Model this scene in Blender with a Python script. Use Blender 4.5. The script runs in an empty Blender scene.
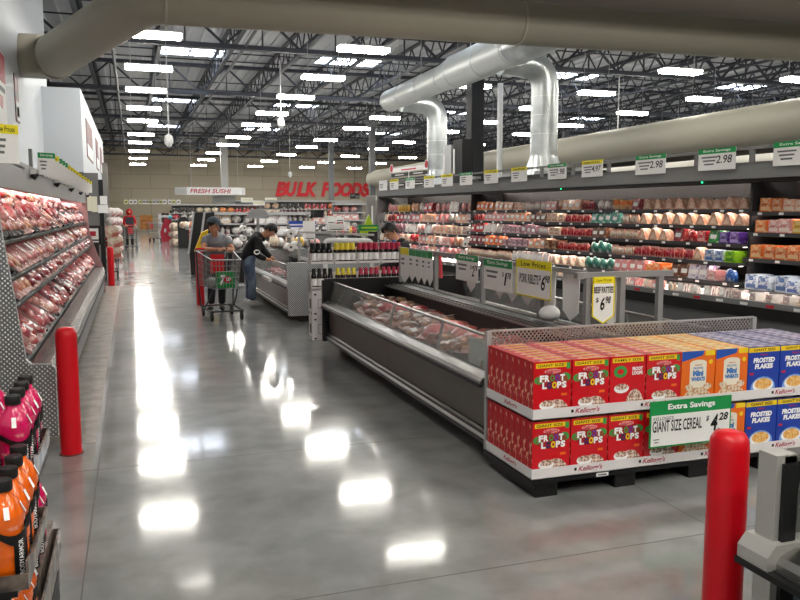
import bpy, math, random
from math import sin, cos, pi, atan, sqrt, radians, atan2
from mathutils import Vector, Matrix, Euler
random.seed(7)
SC = bpy.context.scene
COL = SC.collection
# ---------------------------------------------------------------- camera model
F, VX, HY, CH = 780.0, 132.0, 212.0, 1.6
PITCH = atan((300 - HY) / F)
YAW = atan((400 - VX) / sqrt(F * F + (300 - HY) ** 2))
FW = Vector((sin(YAW) * cos(PITCH), cos(YAW) * cos(PITCH), -sin(PITCH)))
RT = Vector((cos(YAW), -sin(YAW), 0))
UP = RT.cross(FW)
def ray(px, py): return FW + RT * ((px - 400) / F) + UP * ((300 - py) / F)
def atZ(px, py, z=0.0):
    r = ray(px, py); t = (z - CH) / r.z; return Vector((r.x * t, r.y * t, z))
def atY(px, py, Y):
    r = ray(px, py); t = Y / r.y; return Vector((r.x * t, Y, CH + r.z * t))
def atX(px, py, X):
    r = ray(px, py); t = X / r.x; return Vector((X, r.y * t, CH + r.z * t))
cam_d = bpy.data.cameras.new('camera'); cam = bpy.data.objects.new('camera', cam_d); COL.objects.link(cam)
cam_d.sensor_fit = 'HORIZONTAL'; cam_d.sensor_width = 36; cam_d.lens = F / 800 * 36
cam_d.clip_end = 300; cam_d.clip_start = 0.05
cam.location = (0, 0, CH)
R = Matrix((RT, UP, -FW)).transposed()
cam.rotation_euler = R.to_euler()
SC.camera = cam
SC.view_settings.view_transform = 'Standard'; SC.view_settings.look = 'None'; SC.view_settings.gamma = 1
SC.view_settings.use_curve_mapping = False
# ---------------------------------------------------------------- materials
MATS = {}
def srgb(c):
    if isinstance(c, str):
        c = c.lstrip('#'); c = [int(c[i:i + 2], 16) / 255 for i in (0, 2, 4)]
    return tuple(((x / 12.92) if x <= .04045 else ((x + .055) / 1.055) ** 2.4) for x in c)
def mat(name, col='#888888', rough=.5, metal=0.0, coat=0.0, noise=None, scale=8, trans=0.0, emit=None, estr=1, bump=0.0, bscale=None, ior=1.45, spec=.5, alpha=1.0, detail=4, rnd=0.0, nramp=(.4, .6), stretch=None):
    if name in MATS: return MATS[name]
    m = bpy.data.materials.new(name); m.use_nodes = True
    nt = m.node_tree; N = nt.nodes; L = nt.links
    b = N['Principled BSDF']
    c = srgb(col)
    b.inputs['Base Color'].default_value = (*c, 1)
    b.inputs['Roughness'].default_value = rough
    b.inputs['Metallic'].default_value = metal
    b.inputs['Coat Weight'].default_value = coat
    b.inputs['Coat Roughness'].default_value = .08
    b.inputs['Transmission Weight'].default_value = trans
    b.inputs['IOR'].default_value = ior
    b.inputs['Specular IOR Level'].default_value = spec
    b.inputs['Alpha'].default_value = alpha
    m.diffuse_color = (*c, 1)
    if emit:
        b.inputs['Emission Color'].default_value = (*srgb(emit), 1)
        b.inputs['Emission Strength'].default_value = estr
    src = None
    if noise or bump:
        tc = N.new('ShaderNodeTexCoord'); mp = N.new('ShaderNodeMapping'); L.new(tc.outputs['Object'], mp.inputs[0])
        if stretch: mp.inputs['Scale'].default_value = stretch
    if noise:
        n = N.new('ShaderNodeTexNoise'); n.inputs['Scale'].default_value = scale; n.inputs['Detail'].default_value = detail
        L.new(mp.outputs[0], n.inputs['Vector'])
        rp = N.new('ShaderNodeMapRange'); rp.inputs[1].default_value = nramp[0]; rp.inputs[2].default_value = nramp[1]
        L.new(n.outputs['Fac'], rp.inputs[0])
        mx = N.new('ShaderNodeMix'); mx.data_type = 'RGBA'
        mx.inputs['A'].default_value = (*c, 1); mx.inputs['B'].default_value = (*srgb(noise), 1)
        L.new(rp.outputs[0], mx.inputs['Factor']); src = mx.outputs['Result']
        L.new(src, b.inputs['Base Color'])
    if rnd:
        oi = N.new('ShaderNodeObjectInfo'); hs = N.new('ShaderNodeHueSaturation')
        mr = N.new('ShaderNodeMapRange'); mr.inputs[3].default_value = 1 - rnd; mr.inputs[4].default_value = 1 + rnd
        L.new(oi.outputs['Random'], mr.inputs[0]); L.new(mr.outputs[0], hs.inputs['Value'])
        mr2 = N.new('ShaderNodeMapRange'); mr2.inputs[3].default_value = .5 - rnd * .06; mr2.inputs[4].default_value = .5 + rnd * .06
        ml = N.new('ShaderNodeMath'); ml.operation = 'MULTIPLY'; ml.inputs[1].default_value = 7.31
        fr = N.new('ShaderNodeMath'); fr.operation = 'FRACT'
        L.new(oi.outputs['Random'], ml.inputs[0]); L.new(ml.outputs[0], fr.inputs[0]); L.new(fr.outputs[0], mr2.inputs[0])
        L.new(mr2.outputs[0], hs.inputs['Hue'])
        if src: L.new(src, hs.inputs['Color'])
        else: hs.inputs['Color'].default_value = (*c, 1)
        L.new(hs.outputs[0], b.inputs['Base Color'])
    if bump:
        n2 = N.new('ShaderNodeTexNoise'); n2.inputs['Scale'].default_value = bscale or scale; n2.inputs['Detail'].default_value = 3
        L.new(mp.outputs[0], n2.inputs['Vector'])
        bp = N.new('ShaderNodeBump'); bp.inputs['Strength'].default_value = bump; bp.inputs['Distance'].default_value = .02
        L.new(n2.outputs['Fac'], bp.inputs['Height']); L.new(bp.outputs[0], b.inputs['Normal'])
    MATS[name] = m
    return m
# ---------------------------------------------------------------- mesh builder
_TG = {}
def text_geo(s, bold=0.0, shear=0.0):
    k = (s, bold, shear)
    if k in _TG: return _TG[k]
    cu = bpy.data.curves.new('t', 'FONT'); cu.body = s; cu.size = 1; cu.offset = bold; cu.shear = shear; cu.resolution_u = 3
    o = bpy.data.objects.new('t', cu); COL.objects.link(o)
    dg = bpy.context.evaluated_depsgraph_get()
    me = bpy.data.meshes.new_from_object(o.evaluated_get(dg))
    V = [(v.co.x, v.co.y) for v in me.vertices]; Fc = [tuple(p.vertices) for p in me.polygons]
    bpy.data.objects.remove(o); bpy.data.meshes.remove(me); bpy.data.curves.remove(cu)
    x0 = min(v[0] for v in V); x1 = max(v[0] for v in V); y0 = min(v[1] for v in V); y1 = max(v[1] for v in V)
    V = [((x - x0) / (x1 - x0) - .5, (y - y0) / (y1 - y0) - .5) for x, y in V]
    _TG[k] = (V, Fc); return _TG[k]
class MB:
    def __init__(s): s.v = []; s.f = []; s.m = []; s.mats = []; s.sm = []
    def mi(s, m):
        if m not in s.mats: s.mats.append(m)
        return s.mats.index(m)
    def add(s, V, Fc, m, smooth=False):
        b = len(s.v); s.v += [tuple(p) for p in V]; k = s.mi(m)
        for f in Fc: s.f.append(tuple(b + i for i in f)); s.m.append(k); s.sm.append(smooth)
        return s
    def box(s, x0, x1, y0, y1, z0, z1, m):
        V = [(x, y, z) for z in (z0, z1) for y in (y0, y1) for x in (x0, x1)]
        s.add(V, [(0, 2, 3, 1), (4, 5, 7, 6), (0, 1, 5, 4), (2, 6, 7, 3), (0, 4, 6, 2), (1, 3, 7, 5)], m); return s
    def bar(s, a, b, w, h, m, up=(0, 0, 1)):
        a = Vector(a); b = Vector(b); d = (b - a).normalized(); u = Vector(up)
        if abs(d.dot(u)) > .98: u = Vector((0, 1, 0))
        r = d.cross(u).normalized(); u = r.cross(d)
        V = [p + r * (sx * w / 2) + u * (sy * h / 2) for p in (a, b) for sy in (-1, 1) for sx in (-1, 1)]
        s.add(V, [(0, 2, 3, 1), (4, 5, 7, 6), (0, 1, 5, 4), (2, 6, 7, 3), (0, 4, 6, 2), (1, 3, 7, 5)], m); return s
    def tube(s, P, r, m, n=8, cap=True):
        P = [Vector(p) for p in P]; rs = r if isinstance(r, (list, tuple)) else [r] * len(P)
        V = []; Fc = []; prev = None
        for i, p in enumerate(P):
            d = (P[min(i + 1, len(P) - 1)] - P[max(i - 1, 0)]).normalized()
            if prev is None:
                u = Vector((0, 0, 1)) if abs(d.z) < .9 else Vector((1, 0, 0))
            else: u = prev
            a = d.cross(u).normalized(); u = a.cross(d).normalized(); prev = u
            for k in range(n):
                t = 2 * pi * k / n; V.append(p + (a * cos(t) + u * sin(t)) * rs[i])
        for i in range(len(P) - 1):
            for k in range(n):
                k2 = (k + 1) % n; Fc.append((i * n + k, i * n + k2, (i + 1) * n + k2, (i + 1) * n + k))
        s.add(V, Fc, m, True)
        if cap: s.add(V, [tuple(range(n))[::-1], tuple((len(P) - 1) * n + k for k in range(n))], m)
        return s
    def lathe(s, prof, c, m, n=16, cap=True, sx=1, sy=1):
        V = []; Fc = []
        for r, z in prof:
            for k in range(n):
                t = 2 * pi * k / n; V.append((c[0] + r * cos(t) * sx, c[1] + r * sin(t) * sy, c[2] + z))
        for i in range(len(prof) - 1):
            for k in range(n):
                k2 = (k + 1) % n; Fc.append((i * n + k, i * n + k2, (i + 1) * n + k2, (i + 1) * n + k))
        s.add(V, Fc, m, True)
        if cap: s.add(V, [tuple(range(n))[::-1], tuple((len(prof) - 1) * n + k for k in range(n))], m)
        return s
    def prism(s, prof, a0, a1, m, axis='x'):
        n = len(prof); V = []
        for a in (a0, a1):
            for p, q in prof:
                V.append((a, p, q) if axis == 'x' else ((p, a, q) if axis == 'y' else (p, q, a)))
        Fc = [tuple(range(n)), tuple(range(2 * n - 1, n - 1, -1))] + [(i, i + n, (i + 1) % n + n, (i + 1) % n) for i in range(n)]
        s.add(V, Fc, m); return s
    def blob(s, c, r, m, n=8, k=5, rot=0.0, jit=0.0, tilt=0.0):
        V = []; Fc = []; cr, sr = cos(rot), sin(rot); rr = random.random
        rows = []
        for i in range(k + 1):
            ph = pi * i / k
            if i in (0, k): rows.append([len(V)]); pts = [(0, 0, cos(ph))]
            else:
                rows.append(list(range(len(V), len(V) + n)))
                pts = [(sin(ph) * cos(2 * pi * j / n), sin(ph) * sin(2 * pi * j / n), cos(ph)) for j in range(n)]
            for x, y, z in pts:
                j = 1 + jit * (rr() - .5)
                x *= r[0] * j; y *= r[1] * j; z = z * r[2] * j + x * tilt
                V.append((c[0] + x * cr - y * sr, c[1] + x * sr + y * cr, c[2] + z))
        for i in range(k):
            A, B = rows[i], rows[i + 1]
            for j in range(n):
                j2 = (j + 1) % n
                if len(A) == 1: Fc.append((A[0], B[j], B[j2]))
                elif len(B) == 1: Fc.append((A[j], B[0], A[j2]))
                else: Fc.append((A[j], B[j], B[j2], A[j2]))
        s.add(V, Fc, m, True); return s
    def quad(s, a, b, c, d, m): s.add([a, b, c, d], [(0, 1, 2, 3)], m); return s
    def text(s, t, c, ux, uy, w, h, m, bold=0.0, shear=0.0):
        V, Fc = text_geo(t, bold, shear); c = Vector(c); ux = Vector(ux); uy = Vector(uy)
        s.add([c + ux * (x * w) + uy * (y * h) for x, y in V], Fc, m); return s
    def rect(s, c, ux, uy, w, h, m):
        c = Vector(c); ux = Vector(ux) * w / 2; uy = Vector(uy) * h / 2
        s.add([c - ux - uy, c + ux - uy, c + ux + uy, c - ux + uy], [(0, 1, 2, 3)], m); return s
    def mesh(s, name):
        me = bpy.data.meshes.new(name); me.from_pydata(s.v, [], s.f)
        for m in s.mats: me.materials.append(m)
        me.polygons.foreach_set('material_index', s.m); me.polygons.foreach_set('use_smooth', s.sm); me.update(); return me
    def build(s, name, parent=None, loc=None, rz=0):
        o = bpy.data.objects.new(name, s.mesh(name)); COL.objects.link(o)
        if parent is not None: o.parent = parent
        if loc is not None: o.location = loc
        if rz: o.rotation_euler = (0, 0, rz)
        return o
def tag(o, label=None, cat=None, group=None, kind=None):
    if label: o['label'] = label
    if cat: o['category'] = cat
    if group: o['group'] = group
    if kind: o['kind'] = kind
    return o
def thing(name, label, cat, loc=(0, 0, 0), rz=0, group=None):
    o = bpy.data.objects.new(name, None); COL.objects.link(o); o.location = loc; o.rotation_euler = (0, 0, rz)
    o.empty_display_size = .1
    return tag(o, label, cat, group)
def struct(o): o['kind'] = 'structure'; return o
KIDS = {}
def dup(o, loc=None, rot=None, label=None, group=None, parent=None, scale=None):
    c = o.copy(); COL.objects.link(c)
    if parent is not None: c.parent = parent
    if loc is not None: c.location = loc
    if rot is not None: c.rotation_euler = rot if isinstance(rot, (tuple, list, Euler)) else (0, 0, rot)
    if scale: c.scale = (scale,) * 3 if isinstance(scale, (int, float)) else scale
    if label: c['label'] = label
    if group: c['group'] = group
    for ch in o.children: dup(ch, parent=c)
    return c
class Protos:
    """first use takes the original, later uses are copies"""
    def __init__(s): s.d = {}; s.used = set()
    def put(s, key, maker, loc, rot, label, group, scale=None):
        if key not in s.d: s.d[key] = maker(); 
        o = s.d[key]
        if key not in s.used:
            s.used.add(key); o.location = loc; o.rotation_euler = rot if isinstance(rot, (tuple, list, Euler)) else (0, 0, rot)
            if scale: o.scale = (scale,) * 3 if isinstance(scale, (int, float)) else scale
            o['label'] = label
            if group: o['group'] = group
            return o
        return dup(o, loc, rot, label, group, scale=scale or (1, 1, 1))
PR = Protos()
ORD = ['first', 'second', 'third', 'fourth', 'fifth', 'sixth', 'seventh', 'eighth', 'ninth', 'tenth', 'eleventh', 'twelfth', 'thirteenth', 'fourteenth', 'fifteenth', 'sixteenth', 'seventeenth', 'eighteenth', 'nineteenth']
TENS = {20: ('twentieth', 'twenty'), 30: ('thirtieth', 'thirty'), 40: ('fortieth', 'forty'), 50: ('fiftieth', 'fifty'), 60: ('sixtieth', 'sixty'), 70: ('seventieth', 'seventy'), 80: ('eightieth', 'eighty'), 90: ('ninetieth', 'ninety')}
def ordn(i):
    n = i + 1
    if n < 20: return ORD[n - 1]
    t = n // 10 * 10
    return TENS[t][0] if n == t else TENS[t][1] + '-' + ORD[n - t - 1]
class Frame:
    def __init__(s, x, y, ang): s.o = Vector((x, y, 0)); s.a = ang; s.M = Matrix.Translation(s.o) @ Matrix.Rotation(ang, 4, 'Z')
    def w(s, x, y, z): return s.M @ Vector((x, y, z))
    def x_at(s, px, py, yl):
        """local x where the pixel's ray meets the local plane y = yl ; and world height"""
        n = s.M.to_3x3() @ Vector((0, 1, 0)); p = s.w(0, yl, 0)
        r = ray(px, py); c = Vector((0, 0, CH)); t = (p - c).dot(n) / r.dot(n); q = s.M.inverted() @ (c + r * t); return q.x, q.z
# common materials
M_black = mat('black_plastic', '#101012', .45)
M_dark = mat('dark_grey_metal', '#2b2b2d', .5)
M_steel = mat('brushed_stainless', '#b4b2ae', .28, 1.0)
M_grey = mat('grey_painted_metal', '#8a8a8a', .45)
M_lgrey = mat('light_grey_metal', '#b5b5b5', .4, .3)
M_white = mat('white_paint', '#e9e9e8', .5)
M_paper = mat('white_card', '#f1f0ee', .6)
M_red = mat('red_plastic', '#d40a1c', .38)
M_green = mat('sign_green', '#12924a', .5)
M_yellow = mat('sign_yellow', '#ecdd1a', .5)
M_ink = mat('black_ink', '#0c0c0c', .6)
M_greyink = mat('grey_ink', '#6d6d6d', .6)
M_inkwhite = mat('white_ink', '#fafafa', .6)
M_redink = mat('red_ink', '#c51f33', .6)
M_glass = mat('clear_glass', '#b9bfbb', .03, alpha=.28, spec=.9)
M_plate = None
def diamond_plate():
    m = bpy.data.materials.new('diamond_plate'); m.use_nodes = True; nt = m.node_tree; N = nt.nodes; L = nt.links; b = N['Principled BSDF']
    b.inputs['Base Color'].default_value = (*srgb('#a3a5a6'), 1); b.inputs['Metallic'].default_value = .55; b.inputs['Roughness'].default_value = .35
    tc = N.new('ShaderNodeTexCoord'); mp = N.new('ShaderNodeMapping'); L.new(tc.outputs['Object'], mp.inputs[0])
    sp = N.new('ShaderNodeSeparateXYZ'); L.new(mp.outputs[0], sp.inputs[0])
    def mth(op, a, b_=None):
        n = N.new('ShaderNodeMath'); n.operation = op
        for i, q in enumerate((a, b_)):
            if q is None: continue
            if isinstance(q, (int, float)): n.inputs[i].default_value = q
            else: L.new(q, n.inputs[i])
        return n.outputs[0]
    h = mth('ADD', sp.outputs['X'], sp.outputs['Y'])
    u = mth('MULTIPLY', mth('ADD', h, sp.outputs['Z']), 95.0); v = mth('MULTIPLY', mth('SUBTRACT', h, sp.outputs['Z']), 95.0)
    a = mth('SINE', u); c = mth('SINE', v)
    e = mth('MAXIMUM', mth('SUBTRACT', mth('MULTIPLY', a, a), mth('MULTIPLY', c, c)), mth('MULTIPLY', mth('MULTIPLY', a, c), .2))
    ck = mth('SINE', mth('MULTIPLY', h, 106.0)); 
    ac = mth('MULTIPLY', a, c); hh = mth('POWER', mth('ABSOLUTE', ac), 2.0)
    st = mth('GREATER_THAN', hh, .45)
    cm = N.new('ShaderNodeMix'); cm.data_type = 'RGBA'; L.new(st, cm.inputs['Factor']); cm.inputs['A'].default_value = (*srgb('#85888a'), 1); cm.inputs['B'].default_value = (*srgb('#dcdedf'), 1); L.new(cm.outputs['Result'], b.inputs['Base Color'])
    bp = N.new('ShaderNodeBump'); bp.inputs['Strength'].default_value = .5; bp.inputs['Distance'].default_value = .01
    L.new(hh, bp.inputs['Height']); L.new(bp.outputs[0], b.inputs['Normal'])
    return m
M_plate = diamond_plate()
LAMP = 38; CASELAMP = 11; COOLLAMP = 30; EXPO = 0.4
# ================================================================ the building
def floor_mat():
    m = bpy.data.materials.new('polished_concrete'); m.use_nodes = True; nt = m.node_tree; N = nt.nodes; L = nt.links; b = N['Principled BSDF']
    tc = N.new('ShaderNodeTexCoord')
    n1 = N.new('ShaderNodeTexNoise'); n1.inputs['Scale'].default_value = .9; n1.inputs['Detail'].default_value = 7; n1.inputs['Roughness'].default_value = .6
    n2 = N.new('ShaderNodeTexNoise'); n2.inputs['Scale'].default_value = 3.2; n2.inputs['Distortion'].default_value = .3; n2.inputs['Detail'].default_value = 6
    L.new(tc.outputs['Object'], n1.inputs['Vector']); L.new(tc.outputs['Object'], n2.inputs['Vector'])
    r1 = N.new('ShaderNodeValToRGB'); r1.color_ramp.elements[0].position = .33; r1.color_ramp.elements[0].color = (*srgb('#7d7f80'), 1)
    r1.color_ramp.elements[1].position = .68; r1.color_ramp.elements[1].color = (*srgb('#9d9e9b'), 1)
    L.new(n1.outputs['Fac'], r1.inputs[0])
    mx = N.new('ShaderNodeMix'); mx.data_type = 'RGBA'; mx.blend_type = 'MULTIPLY'; mx.inputs['Factor'].default_value = .6
    r2 = N.new('ShaderNodeValToRGB'); r2.color_ramp.elements[0].position = .28; r2.color_ramp.elements[0].color = (.5, .48, .45, 1); r2.color_ramp.elements[1].position = .6; r2.color_ramp.elements[1].color = (1, 1, 1, 1)
    L.new(n2.outputs['Fac'], r2.inputs[0]); L.new(r1.outputs[0], mx.inputs['A']); L.new(r2.outputs[0], mx.inputs['B'])
    L.new(mx.outputs['Result'], b.inputs['Base Color'])
    rr = N.new('ShaderNodeMapRange'); rr.inputs[3].default_value = .05; rr.inputs[4].default_value = .11
    L.new(n1.outputs['Fac'], rr.inputs[0]); L.new(rr.outputs[0], b.inputs['Roughness'])
    b.inputs['Specular IOR Level'].default_value = .6; b.inputs['IOR'].default_value = 1.5; b.inputs['Coat Weight'].default_value = .35; b.inputs['Coat Roughness'].default_value = .33; b.inputs['Coat IOR'].default_value = 1.45
    bp = N.new('ShaderNodeBump'); bp.inputs['Strength'].default_value = .05; bp.inputs['Distance'].default_value = .01
    n3 = N.new('ShaderNodeTexNoise'); n3.inputs['Scale'].default_value = 5; n3.inputs['Detail'].default_value = 2
    L.new(tc.outputs['Object'], n3.inputs['Vector']); L.new(n3.outputs['Fac'], bp.inputs['Height']); L.new(bp.outputs[0], b.inputs['Normal'])
    return m
M_floor = floor_mat()
YB = 71.0; XR = 46.0; XLF = -9.0; ZR = 7.6
struct(MB().box(XLF, XR, -6, YB, -.2, 0, M_floor).build('floor'))
M_joint = mat('joint_filler', '#5d5c58', .6)
n = 0
for y in (3.05, 5.08, 7.12, 11.2, 15.4, 19.6, 23.8, 28.0, 34, 40):
    n += 1; struct(MB().box(-.72, 12, y, y + .007, 0, .0006, M_joint).build('trim_%d' % n))
for x in (-.262, 2.74, 5.7):
    n += 1; struct(MB().box(x, x + .007, -4, 40, 0, .0007, M_joint).build('trim_%d' % n))
M_strip = mat('worn_concrete_strip', '#a09a90', .3, noise='#7d776f', scale=6)
n += 1; struct(MB().box(-.72, -.30, 5.7, 18, 0, .0015, M_strip).build('trim_%d' % n))
M_blk = bpy.data.materials.new('painted_block_wall'); M_blk.use_nodes = True
nt = M_blk.node_tree; b = nt.nodes['Principled BSDF']; br = nt.nodes.new('ShaderNodeTexBrick'); tc = nt.nodes.new('ShaderNodeTexCoord'); mp = nt.nodes.new('ShaderNodeMapping')
mp.inputs['Rotation'].default_value = (pi / 2, 0, 0)
nt.links.new(tc.outputs['Object'], mp.inputs[0]); nt.links.new(mp.outputs[0], br.inputs['Vector'])
br.inputs['Color1'].default_value = (*srgb('#aea491'), 1); br.inputs['Color2'].default_value = (*srgb('#a59b88'), 1); br.inputs['Mortar'].default_value = (*srgb('#938a78'), 1)
br.inputs['Scale'].default_value = 1; br.inputs['Brick Width'].default_value = 3.2; br.inputs['Row Height'].default_value = 1.2; br.inputs['Mortar Size'].default_value = .03
nt.links.new(br.outputs['Color'], b.inputs['Base Color']); b.inputs['Roughness'].default_value = .8
struct(MB().box(XLF, XR, YB, YB + .3, 0, ZR, M_blk).build('wall_back'))
M_wallw = mat('white_wall_paint', '#c6cbd0', .55)
struct(MB().box(-2.1, -1.8, -6, 20.6, 0, ZR, M_wallw).build('wall_left'))
struct(MB().box(XR, XR + .3, -6, YB, 0, ZR, mat('dim_wall', '#77736c', .8)).build('wall_right'))
struct(MB().box(XLF - .3, XLF, -6, YB, 0, ZR, mat('dim_wall', '#77736c', .8)).build('wall_left_far'))
struct(MB().box(XLF, XR, -6.3, -6, 0, ZR, mat('front_wall_paint', '#8b877f', .7)).build('wall_front'))
# corrugated roof deck with openings for the skylights
M_deck = mat('white_roof_deck', '#c4c6ca', .6)
SKY = [(2.26, 30.9), (8.36, 30.9), (18.4, 30.9), (28, 30.9), (2.26, 44.4), (8.9, 44.4), (18.4, 44.4), (28, 44.4), (2.26, 57.6), (9.1, 57.6), (18.4, 57.6), (2.26, 18.0), (8.4, 18.0), (18.4, 18.0)]
dk = MB()
x = XLF
while x < XR - .01:
    dk.prism([(x, ZR), (x + .1, ZR), (x + .16, ZR + .06), (x + .5, ZR + .06), (x + .5, ZR + .1), (x, ZR + .1)], -6, YB, M_deck, 'y'); x += .5
struct(dk.build('ceiling'))
M_sky = mat('skylight_dome', '#ffffff', .5, emit='#e6f0ff', estr=9)
M_curb = mat('skylight_curb', '#d5d8dc', .6)
for i, (sx, sy) in enumerate(SKY):
    o = MB().box(sx - 1.25, sx + 1.25, sy - .65, sy + .65, ZR - .06, ZR - .02, M_curb).box(sx - 1.2, sx - .05, sy - .6, sy + .6, ZR - .08, ZR - .055, M_sky).box(sx + .05, sx + 1.2, sy - .6, sy + .6, ZR - .08, ZR - .055, M_sky).build('window_%d' % (i + 1)); struct(o)
# roof joists along the aisle
M_joist = mat('dark_blue_grey_steel', '#34373f', .55)
M_joist2 = mat('dark_steel', '#2e3036', .55)
jm = MB()
for z in (6.75, 7.5):
    jm.bar((0, -2, z), (0, YB - .05, z), .13, .08, M_joist)
k = 0; y = -2.0
while y < YB - 1.2:
    jm.bar((0, y, 6.77), (0, y + .6, 7.48), .035, .05, M_joist); jm.bar((0, y + .6, 7.48), (0, y + 1.2, 6.77), .035, .05, M_joist); y += 1.2
j0 = jm.build('roof_joist'); tag(j0, 'x', 'roof joist', 'steel joists under the roof deck')
xs = [-3.4 + 2.2 * i for i in range(22)]
for i, x in enumerate(xs):
    o = j0 if i == 0 else dup(j0)
    o.location = (x, 0, 0); o['label'] = 'dark steel open-web roof joist running down the store, %s from the left' % ordn(i)
gm = MB()
for z in (6.35, 7.4):
    gm.bar((-3.9, 0, z), (XR - .05, 0, z), .2, .13, M_joist)
x = -3.9
while x < XR - 2.3:
    gm.bar((x, 0, 6.4), (x + 1.1, 0, 7.38), .06, .07, M_joist); gm.bar((x + 1.1, 0, 7.38), (x + 2.2, 0, 6.4), .06, .07, M_joist)
    gm.bar((x + 1.1, 0, 7.38), (x + 1.1, 0, 6.4), .04, .05, M_joist); x += 2.2
g0 = gm.build('roof_girder'); tag(g0, 'x', 'roof girder', 'girders crossing the store')
for i, y in enumerate((23.6, 32.8, 42.0, 51.2, 60.4, 69.2)):
    o = g0 if i == 0 else dup(g0)
    o.location = (0, y, 0); o['label'] = 'heavy dark roof girder crossing the store, %s from the front' % ordn(i)
b0 = MB().bar((-3.9, 0, 6.78), (XR - .05, 0, 6.78), .04, .04, M_joist2).build('bridging_bar'); tag(b0, 'x', 'bridging bar', 'thin bars tying the joists together')
i = 0
for y in (16, 18.3, 20.6, 26, 28.2, 30.4, 35, 37.3, 39.6, 44.5, 46.8, 49, 54, 57, 63, 66):
    o = b0 if i == 0 else dup(b0)
    o.location = (0, y, (0, .7)[i % 2]); o['label'] = 'thin steel bar tying the roof joists, %s from the front' % ordn(i); i += 1
# sprinkler / conduit pipes and diagonal braces
p0 = MB().tube([(0, 12, 6.3), (0, YB - .3, 6.3)], .05, mat('pipe_grey', '#595a5e', .5), 8).build('sprinkler_pipe')
tag(p0, 'dark pipe running down the store over the main aisle', 'pipe', 'pipes under the roof'); p0.location = (-.35, 0, 0)
for x, s in ((3.3, 'over the coffin freezers'), (12.0, 'beyond the silver duct')):
    dup(p0, (x, 0, .1), label='dark pipe running down the store %s' % s)
# ---------------------------------------------------------------- lamps
M_lens = mat('lamp_lens', '#ffffff', .5, emit='#fffaf0', estr=LAMP)
M_house = mat('lamp_housing', '#c9c9c9', .5)
def mk_lamp():
    t = thing('ceiling_light', 'x', 'ceiling light', group='hanging strip lights')
    MB().prism([(-.6, -.16), (-.54, -.2), (.54, -.2), (.6, -.16), (.6, .16), (.54, .2), (-.54, .2), (-.6, .16)], 0, .085, M_lens, 'z').build('lens', t)
    MB().prism([(-.61, -.21), (.61, -.21), (.61, .21), (-.61, .21)], .085, .12, M_house, 'z').build('housing', t)
    for sx in (-.45, .45): MB().tube([(sx, 0, .12), (sx, 0, 1.38)], .006, M_house, 5).build('hanger_wire', t)
    return t
LY = [18.2, 22.3, 26.3, 30.9, 35.1, 41.2, 46, 52.5, 59.5, 66.5]
SKIP = {(9.9, 18.2), (9.9, 26.3), (23.6, 18.2)}
rown = ['first', 'second', 'third', 'fourth', 'fifth', 'sixth', 'seventh', 'eighth']
for r, X in enumerate((.56, 5.3, 9.9, 14.3, 18.5, 23.8, 29)):
    for k, Y in enumerate([-3, -1, 1.2, 14.4] + LY):  # rows nearest the camera are out of view, added to light the foreground
        if (X, Y) in SKIP or (X > 24 and Y < 22) or (X > 12 and Y < 6): continue
        if X > 20 and Y > 60: continue
        PR.put('lamp', mk_lamp, (X, Y, 5.36), 0, 'glowing strip light in the %s row from the left, %s from the camera' % (rown[r], ordn(k)), 'hanging strip lights')
for X, s in ((5.3, 'left'), (9.9, 'right')): PR.put('lamp', mk_lamp, (X, 7.4, 5.36), 0, 'added out-of-view strip light above the cereal display, the %s one' % s, 'hanging strip lights')  # two unseen lamps added to brighten the coffin case and cooler header
# ---------------------------------------------------------------- ducts
M_duct = mat('beige_painted_duct', '#a5a191', .55)
M_duct2 = mat('taupe_painted_duct', '#7d736a', .6)
def arc(P, r, n=6):
    """round the inner corners of a polyline"""
    P = [Vector(p) for p in P]; out = [P[0]]
    for a, b, c in zip(P, P[1:], P[2:]):
        d1 = (a - b).normalized(); d2 = (c - b).normalized(); s = b + d1 * r; e = b + d2 * r
        for k in range(n + 1):
            t = k / n; out.append(s * (1 - t) ** 2 + b * 2 * t * (1 - t) + e * t * t)
    out.append(P[-1]); return out
t = thing('cross_duct', 'large beige round duct crossing overhead and elbowing into the white wall', 'air duct')
A = Vector((.32, 12.3, 4.70)); B = Vector((-1.22, 15.5, 4.34)); C = Vector((-1.79, 15.9, 4.40)); D = Vector((14.5, 12.3, 4.93))
MB().tube(arc([D, A, B], .25, 2), .37, M_duct, 28).build('duct_run', t)
MB().tube([B + (A - B).normalized() * .02, B, C + (C - B) * .01], .385, M_duct, 28).build('wall_elbow', t)
M_seam = mat('duct_seam_band', '#b5b1a2', .5)
for q, d in ((B, (A - B)), (A + Vector((.25, 0, 0)), Vector((1, 0, 0))), (Vector((6.3, 12.3, 4.796)), Vector((1, 0, 0.013)))):
    d = d.normalized(); MB().tube([q - d * .02, q + d * .02], .395, M_seam, 28).build('seam_band', t)
t = thing('upper_duct', 'taupe round duct above and in front of the beige crossing duct', 'air duct')
MB().tube([(-1.79, 11.1, 5.22), (14.5, 11.1, 5.42)], .48, M_duct2, 28).build('duct_run', t)
MB().tube([(6, 11.1, 5.316), (6.05, 11.1, 5.317)], .49, M_duct2, 28).build('seam_band', t)
t = thing('long_duct', 'long beige round duct running behind the right wall coolers', 'air duct')
MB().tube([(12.8, 2, 3.42), (12.8, 42, 3.42)], .46, M_duct, 28).lathe([(.46, 0)], (0, 0, 0), M_duct, 3, False).build('duct_run', t)
MB().blob((12.8, 42, 3.42), (.46, .3, .46), M_duct, 20, 10).build('end_cap', t)
t = thing('low_duct', 'pale round duct low behind the cooler top, under the long beige duct', 'air duct')
MB().tube([(14.9, 4, 2.72), (14.9, 30, 2.72)], .32, mat('pale_duct', '#b3b0a6', .5), 20).build('duct_run', t)
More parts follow.
